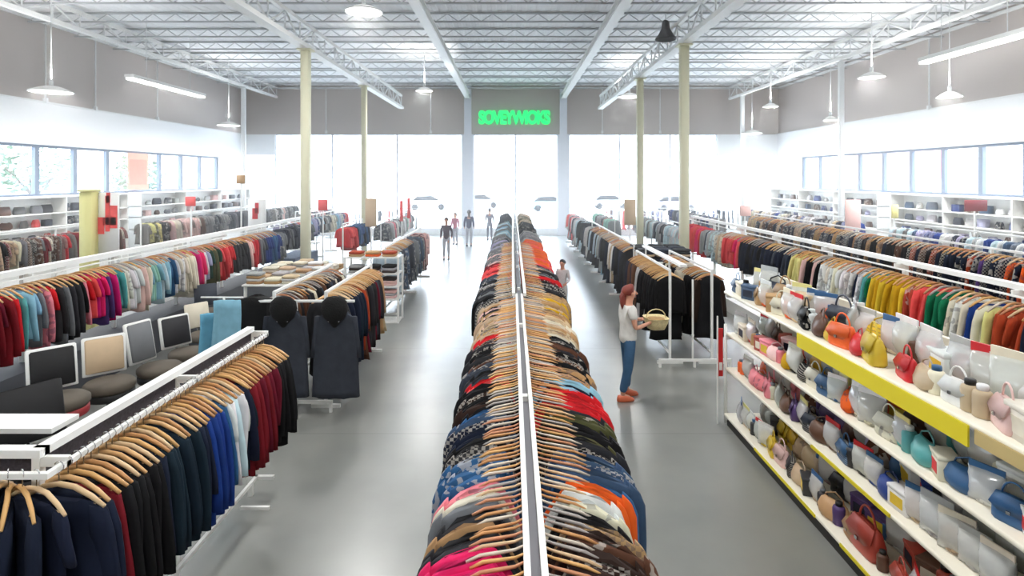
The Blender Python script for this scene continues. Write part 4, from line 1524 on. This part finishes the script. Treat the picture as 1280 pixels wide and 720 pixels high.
# ------------------------------------------------------------------ gondola shelving with bags and packages
GX0, GX1 = 2.74, 3.42
GY0, GY1 = 1.9, 7.45
g = thing('shelf_gondola', 'long cream metal shelving unit full of bags and packages beside the aisle', 'shelving', (GX0, GY0, 0))
GL = GY1 - GY0
levels = [(.16, 0.0), (.75, .02), (1.20, .03), (1.74, .0)]
for zz, sb in levels:
    MB().rbox(sb, GX1 - GX0, 0, GL, zz - .035, zz, .008).build('shelf', M_shelf, g)
MB().box(.64, .68, 0, GL, .16, 1.95).build('back_panel', mat('cream_back_panel', (226, 218, 200), .6, noise=.04), g)
MB().box(.04, .68, 0, GL, 0, .12).build('plinth', mat('dark_plinth', (40, 38, 36), .6), g)
for yy in (0, GL / 3, 2 * GL / 3, GL - .03):
    MB().box(.62, .69, yy, yy + .03, 0, 1.98).build('upright', M_white, g)
for zz in (.16, .75, 1.2, 1.74):
    MB().box(.02, .64, GL - .02, GL, zz - .09, zz - .03).build('shelf_bracket', M_white, g)
MB().tube([(.03, GL + .02, .02), (.03, GL + .02, 1.3)], .02, 8).build('end_post', M_white, g)
# yellow price strips
MB().box(-.012, .0, 1.55, 3.62, 1.585, 1.715).build('price_strip', M_yel, g)
MB().box(-.012, .0, 1.35 - .9, 1.5, 1.63, 1.715).build('price_strip', mat('tan_price_strip', (186, 164, 110), .5), g)
MB().box(.006, .02, 2.3, 3.4, .72, .745).build('price_strip', M_yel, g)
MB().box(-.012, .0, 3.3, 4.6, .13, .155).build('price_strip', M_yel, g)
MB().box(-.012, .0, 2.45, 2.9, .13, .155).build('price_strip', M_yel, g)
rs = thing('red_end_sign', 'narrow red and white price sign at the end of the shelving', 'sign', (GX0 - .03, GY1 + .03, 0))
MB().box(-.03, .03, 0, .02, .62, 1.24).build('card', M_red, rs)
MB().box(-.045, -.03, 0, .02, 0, 1.4).build('upright', M_white, rs)
MB().box(-.02, .02, -.004, 0, .7, .8).build('printed_area', M_white, rs)

PALT = {
    0: [(2.6, ['brown', 'beige', 'clear', 'dark brown']), (3.9, ['cream', 'clear', 'light grey']), (4.5, ['brick red', 'brown']), (5.3, ['blue', 'white', 'purple', 'tan']), (6.3, ['purple', 'pale pink', 'charcoal', 'beige']), (7, ['dark green', 'charcoal', 'yellow']), (8, ['white', 'clear', 'cream'])],
    1: [(2.8, ['dark brown', 'black', 'beige']), (3.4, ['blue', 'brown', 'beige']), (4.1, ['clear', 'beige', 'light grey']), (4.7, ['royal blue', 'black', 'white']), (5.5, ['blue', 'lilac', 'charcoal', 'brown']), (6.3, ['navy', 'brown', 'purple']), (7, ['mustard', 'navy', 'pink', 'cream']), (8, ['orange', 'grey', 'slate'])],
    2: [(2.9, ['dark brown', 'purple', 'light grey']), (3.7, ['grey', 'blue', 'clear', 'white']), (4.3, ['clear', 'cream', 'teal']), (5.0, ['tan', 'brown', 'cream', 'orange']), (5.6, ['cream', 'pale yellow', 'blue', 'grey']), (6.2, ['charcoal', 'black', 'blue', 'mustard']), (6.8, ['pink', 'pale pink', 'beige', 'brick red']), (8, ['brown', 'tan', 'red', 'cream'])],
    3: [(3.0, ['clear', 'light grey']), (3.55, ['beige', 'pale pink', 'cream']), (4.0, ['cream', 'beige', 'white']), (4.5, ['brick red', 'white', 'red']), (4.9, ['charcoal', 'brown', 'cream']), (5.3, ['yellow', 'mustard', 'beige']), (5.7, ['brown', 'black', 'white', 'slate']), (6.2, ['orange', 'beige', 'cream']), (6.8, ['tan', 'orange', 'cream']), (8, ['denim blue', 'navy', 'cream'])],
}
NMS = ['bottom', 'second', 'third', 'top']
for li, (zz, sb) in enumerate(levels):
    hmax = (.5, .36, .45, .5)[li]
    for row in (0, 1):
        y = GY0 + .15 + row * .08
        while y < GY1 - .12:
            c = seg(y, PALT[li])
            kinds = ['pouch', 'handbag', 'carton', 'shoulder_bag', 'canister']
            if li == 3 and row == 0 and (4.36 < y < 4.74 or 4.8 < y < 5.14):
                y = 4.76 if y < 4.74 else 5.16
            if c == 'clear':
                kind = 'pouch'
                c = R.choice(['white', 'light grey', 'beige'])
            else:
                kind = R.choice(kinds if li != 1 else kinds + ['shoulder_bag', 'pouch'])
            if c in ('white', 'light grey', 'lilac', 'grey', 'cream') and kind in ('handbag', 'shoulder_bag'):
                kind = R.choice(['pouch', 'carton', 'pouch', 'handbag'])
            s = {'pouch': 1.15, 'handbag': 1.0, 'carton': 1.05, 'shoulder_bag': 1.15, 'canister': 1.05}[kind] * R.uniform(.88, 1.12)
            s *= .78 if li < 3 else .86
            if li == 0 and 4.5 < y < 4.85 and row == 0:
                y = 4.85
            xx = GX0 + (.13 if row == 0 else .42)
            nm = "gondola's %s shelf, %s row" % (NMS[li], 'front' if row == 0 else 'back')
            item(kind, xx + sb, y, zz + .001, -PI / 2 + R.uniform(-.5, .5), c, 'the ' + nm, 'goods on the gondola', s if row == 0 else s * 1.12)
            y += {'pouch': .21, 'handbag': .27, 'carton': .22, 'shoulder_bag': .24, 'canister': .115}[kind] * R.uniform(.66, .84) * (1 if row == 0 else 1.05)

item('handbag', GX0 + .15, 4.68, .161, -PI / 2, 'brick red', "gondola's bottom shelf, large and upright", 'goods on the gondola', 1.15, plain=True)
item('handbag', GX0 + .12, 4.98, 1.741, -PI / 2 + .2, 'orange', "gondola's top shelf above the yellow strip", 'goods on the gondola', .9, plain=True)
item('handbag', GX0 + .12, 4.55, 1.741, -PI / 2 - .3, 'yellow', "gondola's top shelf above the yellow strip", 'goods on the gondola', 1.0, plain=True)

# boards of goods filling the low shelf of the long rack behind
y = 4.4
while y < 11.4:
    item(R.choice(['pouch', 'handbag', 'carton', 'shoulder_bag']), XD - .42, y, 1.181, -PI / 2 + R.uniform(-.4, .4), R.choice(['cream', 'beige', 'pale pink', 'brown', 'white', 'denim blue']), 'the low shelf below the rust clothes', 'goods under the mustard and rust clothes', R.uniform(.8, 1.0), parts=False) if y < 11.3 else None
    y += .34


# ------------------------------------------------------------------ people
def skin_obj(name, joints, edges, parent, m, sub=2, root=0, color=None):
    me = bpy.data.meshes.new(name)
    me.from_pydata([j[0] for j in joints], edges, [])
    me.materials.append(m)
    o = link(name, me, parent, color=color)
    md = o.modifiers.new('skin', 'SKIN')
    for i, j in enumerate(joints):
        d = me.skin_vertices[0].data[i]
        r = j[1] if isinstance(j[1], tuple) else (j[1], j[1])
        d.radius = r
        d.use_root = (i == root)
    md.use_smooth_shade = True
    s = o.modifiers.new('sub', 'SUBSURF')
    s.levels = sub
    s.render_levels = sub
    return o


def person(loc, rz, h, label, top, legs, hair, shoe, pose, sleeves='short', hairlong=True, detail=True, bulk=1.0):
    """figure facing local +Y; joints given in metres for a 1.65 m body"""
    k = h / 1.65
    t = thing('person', label, 'person', loc, rz)
    t.scale = (k, k, k)
    P = dict(pel=(0, 0, .90), wai=(0, .01, 1.05), che=(0, .0, 1.25), nec=(0, .0, 1.40), hd0=(0, .02, 1.48), hd1=(0, .03, 1.56), hd2=(0, .015, 1.62),
             shl=(-.16, 0, 1.34), ell=(-.21, -.02, 1.08), wrl=(-.22, .08, .86), shr=(.16, 0, 1.34), elr=(.21, -.02, 1.08), wrr=(.22, .08, .86),
             hil=(-.085, 0, .86), knl=(-.095, .03, .47), anl=(-.10, -.01, .09), hir=(.085, 0, .86), knr=(.095, .0, .47), anr=(.10, -.05, .09))
    P.update(pose)
    V = {q: Vector(p) for q, p in P.items()}
    J, E, ix = [], [], {}

    bk_ = [1.0]

    def add(nm, p, r, frm=None):
        r = tuple(q_ * bk_[0] for q_ in r) if isinstance(r, tuple) else r * bk_[0]
        J.append((tuple(p), r))
        ix[nm] = len(J) - 1
        if frm is not None:
            E.append((ix[frm], ix[nm]))

    add('pel', V['pel'], (.104, .084))
    add('wai', V['wai'], (.105, .08), 'pel')
    add('che', V['che'], (.125, .09), 'wai')
    add('nec', V['nec'], .05, 'che')
    add('hd0', V['hd0'], (.062, .068), 'nec')
    add('hd1', V['hd1'], (.076, .092), 'hd0')
    add('hd2', V['hd2'], (.058, .07), 'hd1')
    for s in 'lr':
        sg_ = -1 if s == 'l' else 1
        add('sh' + s, V['sh' + s], .05, 'che')
        add('el' + s, V['el' + s], .037, 'sh' + s)
        add('wr' + s, V['wr' + s], .025, 'el' + s)
        d = (V['wr' + s] - V['el' + s]).normalized()
        side = Vector((1, 0, 0)) if abs(d.x) < .7 else Vector((0, 0, 1))
        side = (side - d * side.dot(d)).normalized()
        curl = d.cross(side).normalized()
        if curl.z > 0:
            curl = -curl
        palm = V['wr' + s] + d * .055
        add('pa' + s, palm, (.032, .018), 'wr' + s)
        if detail:
            for f, (o_, l_) in enumerate(((-.027, .062), (-.009, .072), (.010, .068), (.027, .054))):
                b0 = palm + side * o_ + d * .03
                add('f%d%s' % (f, s), b0, .0095, 'pa' + s)
                add('g%d%s' % (f, s), b0 + d * l_ * .55 + curl * .012, .0085, 'f%d%s' % (f, s))
                add('h%d%s' % (f, s), b0 + d * l_ * .8 + curl * .034, .0075, 'g%d%s' % (f, s))
            add('t0' + s, V['wr' + s] + d * .03 - side * sg_ * .038, .011, 'pa' + s)
            add('t1' + s, V['wr' + s] + d * .065 - side * sg_ * .055 + curl * .012, .009, 't0' + s)
        add('hi' + s, V['hi' + s], .068, 'pel')
        add('kn' + s, V['kn' + s], .055, 'hi' + s)
        add('an' + s, V['an' + s], .036, 'kn' + s)
        add('to' + s, V['an' + s] + Vector((0, .12, -.05)), (.035, .022), 'an' + s)
    skin_obj('body', J, E, t, M_skin)
    # top
    bk_[0] = bulk
    J, E, ix = [], [], {}
    add('a', V['pel'] + Vector((0, 0, -.11)), (.145, .118))
    add('a2', V['pel'] + Vector((0, 0, .05)), (.132, .108), 'a')
    add('b', V['wai'], (.126, .102), 'a2')
    add('c', V['che'], (.138, .108), 'b')
    add('d', V['nec'] - (V['nec'] - V['che']) * .35, (.075, .07), 'c')
    for s in 'lr':
        add('s' + s, V['sh' + s], .064, 'c')
        q = V['sh' + s] + (V['el' + s] - V['sh' + s]) * (.6 if sleeves == 'short' else 1)
        add('e' + s, q, .054 if sleeves == 'short' else .048, 's' + s)
        if sleeves != 'short':
            add('w' + s, V['el' + s] + (V['wr' + s] - V['el' + s]) * .9, .036, 'e' + s)
    skin_obj('top', J, E, t, CLOTH['plain'], color=lin(top))
    # trousers
    bk_[0] = 1 + (bulk - 1) * .5
    J, E, ix = [], [], {}
    add('p', V['pel'] + Vector((0, 0, -.01)), (.132, .106))
    add('w', V['pel'] + Vector((0, 0, .11)), (.112, .09), 'p')
    for s in 'lr':
        add('h' + s, V['hi' + s] + Vector((0, 0, -.07)), (.078, .088), 'p')
        add('k' + s, V['kn' + s], .066, 'h' + s)
        add('n' + s, V['an' + s] + Vector((0, 0, .03)), .052, 'k' + s)
    skin_obj('trousers', J, E, t, CLOTH['plain'], color=lin(legs))
    for s in 'lr':
        a = V['an' + s]
        b = MB()
        b.rings([[(a.x + wx * math.cos(q), a.y + cy + wy * math.sin(q), a.z + z_ - .088) for q in [2 * PI * i / 14 for i in range(14)]] for wx, wy, cy, z_ in ((.045, .13, .05, 0), (.05, .135, .05, .02), (.047, .12, .04, .05), (.042, .07, .0, .085))], 0)
        b.build('shoe', LEATHER, t, color=lin(shoe))
    # hair
    hd = V['hd1']
    d = (V['hd2'] - V['hd0'])
    b = MB()
    rr = []
    for j in range(9):
        a = PI * j / 8 * (.62 if not hairlong else .66)
        rr.append([(hd.x + .094 * math.sin(a) * math.cos(q), hd.y - .028 + .1 * math.sin(a) * math.sin(q) * (.78 if math.sin(q) > 0 else 1.1), hd.z + .02 + .098 * math.cos(a) + (.05 * math.sin(q) * math.sin(a) if math.sin(q) > 0 else 0)) for q in [2 * PI * i / 16 for i in range(16)]])
    b.rings(rr, 0)
    if hairlong:
        b.tube([(hd.x, hd.y - .09, hd.z + .02), (hd.x, hd.y - .12, hd.z - .06), (hd.x + .01, hd.y - .12, hd.z - .16), (hd.x, hd.y - .11, hd.z - .25)], [.045, .05, .042, .018], 10)
    b.build('hair', mat('hair_%d' % sum(hair), hair, .6, noise=.2, scale=30), t)
    if detail:
        f = MB()
        f.tube([(hd.x, hd.y + .08, hd.z + .01), (hd.x, hd.y + .105, hd.z - .02), (hd.x, hd.y + .088, hd.z - .03)], [.008, .012, .008], 8)
        f.build('nose', M_skin, t)
        for s in (-1, 1):
            MB().lathe([(.001, -.006), (.011, 0), (.001, .006)], 10, c=(hd.x + s * .03, hd.y + .083, hd.z + .012)).build('eye', M_black, t)
            MB().lathe([(.001, -.028), (.012, -.012), (.016, .01), (.001, .026)], 10, c=(hd.x + s * .082, hd.y + .0, hd.z - .005), sy=1.5).build('ear', M_skin, t)
        MB().tube([(hd.x - .024, hd.y + .077, hd.z - .056), (hd.x, hd.y + .087, hd.z - .058), (hd.x + .024, hd.y + .077, hd.z - .056)], .005, 6).build('mouth', mat('lips', (168, 84, 80), .5), t)
    return t


# shopper beside the black clothes: faces the racks (+X), so local +Y turned to +X
sh = person((1.68, 8.35, 0), -PI / 2 + .15, 1.63, 'person in white T-shirt, jeans and coral shoes holding a cream basket', (236, 234, 230), (72, 108, 146), (118, 46, 34), (222, 112, 76),
            dict(ell=(-.24, .03, 1.08), wrl=(-.14, .25, 1.12), elr=(.24, .03, 1.08), wrr=(.14, .25, 1.12), hd1=(0, .04, 1.55), hd2=(0, .04, 1.61), knl=(-.10, .03, .47), anl=(-.11, .02, .09), knr=(.10, -.03, .47), anr=(.10, -.12, .09)), bulk=1.22)
bk = thing('shopping_basket', 'cream woven basket of clothes held by the person in white', 'basket', (1.68 + .42, 8.35 + .06, 1.10), .2)
b = MB()
b.rings([[(kx * .5 * abs(math.cos(a)) ** .6 * (1 if math.cos(a) > 0 else -1), ky * abs(math.sin(a)) ** .6 * (1 if math.sin(a) > 0 else -1), z_) for a in [2 * PI * i / 20 for i in range(20)]] for kx, ky, z_ in ((.22, .12, -.1), (.30, .17, 0), (.32, .18, .06), (.34, .19, .065), (.30, .165, .06), (.26, .14, -.02))], 0)
b.build('tub', mat('cream_weave', (226, 208, 160), .8, noise=.35, scale=50), bk)
MB().tube([(.15 * math.cos(a), 0, .06 + .12 * math.sin(a)) for a in [PI * i / 8 for i in range(9)]], .008, 6).build('handle', mat('cream_weave', (226, 208, 160)), bk)
fo = folded(1.68 + .42, 8.41, 1.10, 'tan', 'cloth', 'the cream basket held by the shopper', 'cloth in the basket', sx=.7, sy=.8, rz=.3)

person((1.18, 13.4, 0), 2.6, 1.28, 'small person in white patterned clothes with black hair beside the centre rack', (226, 222, 224), (230, 228, 226), (20, 18, 20), (120, 60, 60), dict(wrl=(-.2, .22, 1.0), wrr=(.2, .22, 1.0)), 'long', False)
person((-2.55, 22.4, 0), PI, 1.62, 'person in dark patterned top walking up the glossy aisle', (70, 50, 66), (205, 205, 214), (60, 40, 36), (60, 60, 64), dict(knl=(-.095, .1, .48), anl=(-.1, .12, .11), wrl=(-.22, .14, .88)), 'long', False, False)
person((-2.0, 26.8, 0), 0, 1.66, 'person in navy coat far up the glossy aisle', (40, 48, 96), (200, 202, 214), (50, 40, 44), (50, 50, 60), {}, 'long', True, False)
person((-2.72, 27.6, 0), 2.8, 1.5, 'person in grey and pink, farthest up the glossy aisle', (208, 130, 150), (190, 190, 202), (90, 70, 60), (80, 80, 90), {}, 'long', True, False)
person((-1.15, 29.6, 0), 0, 1.6, 'person in pale grey near the glazed front doors', (150, 150, 166), (150, 152, 168), (100, 90, 90), (80, 80, 90), {}, 'long', False, False)

write_labels()

# thin haze volume added to imitate window glare over the far floor
hz = MB().box(XL + .1, XR - .1, 9.5, YB - .2, .01, ZC - .32)
hm_ = bpy.data.materials.new('glare_haze')
hm_.use_nodes = True
ht = hm_.node_tree
ht.nodes.remove(ht.nodes['Principled BSDF'])
vs_ = ht.nodes.new('ShaderNodeVolumeScatter')
vs_.inputs['Density'].default_value = HAZE
vs_.inputs['Anisotropy'].default_value = .4
ht.links.new(vs_.outputs[0], ht.nodes['Material Output'].inputs['Volume'])
ho = hz.build('haze', hm_)
ho['kind'] = 'stuff'
ho['label'] = 'thin haze added to imitate window glare over the far sales floor'
ho['category'] = 'haze'
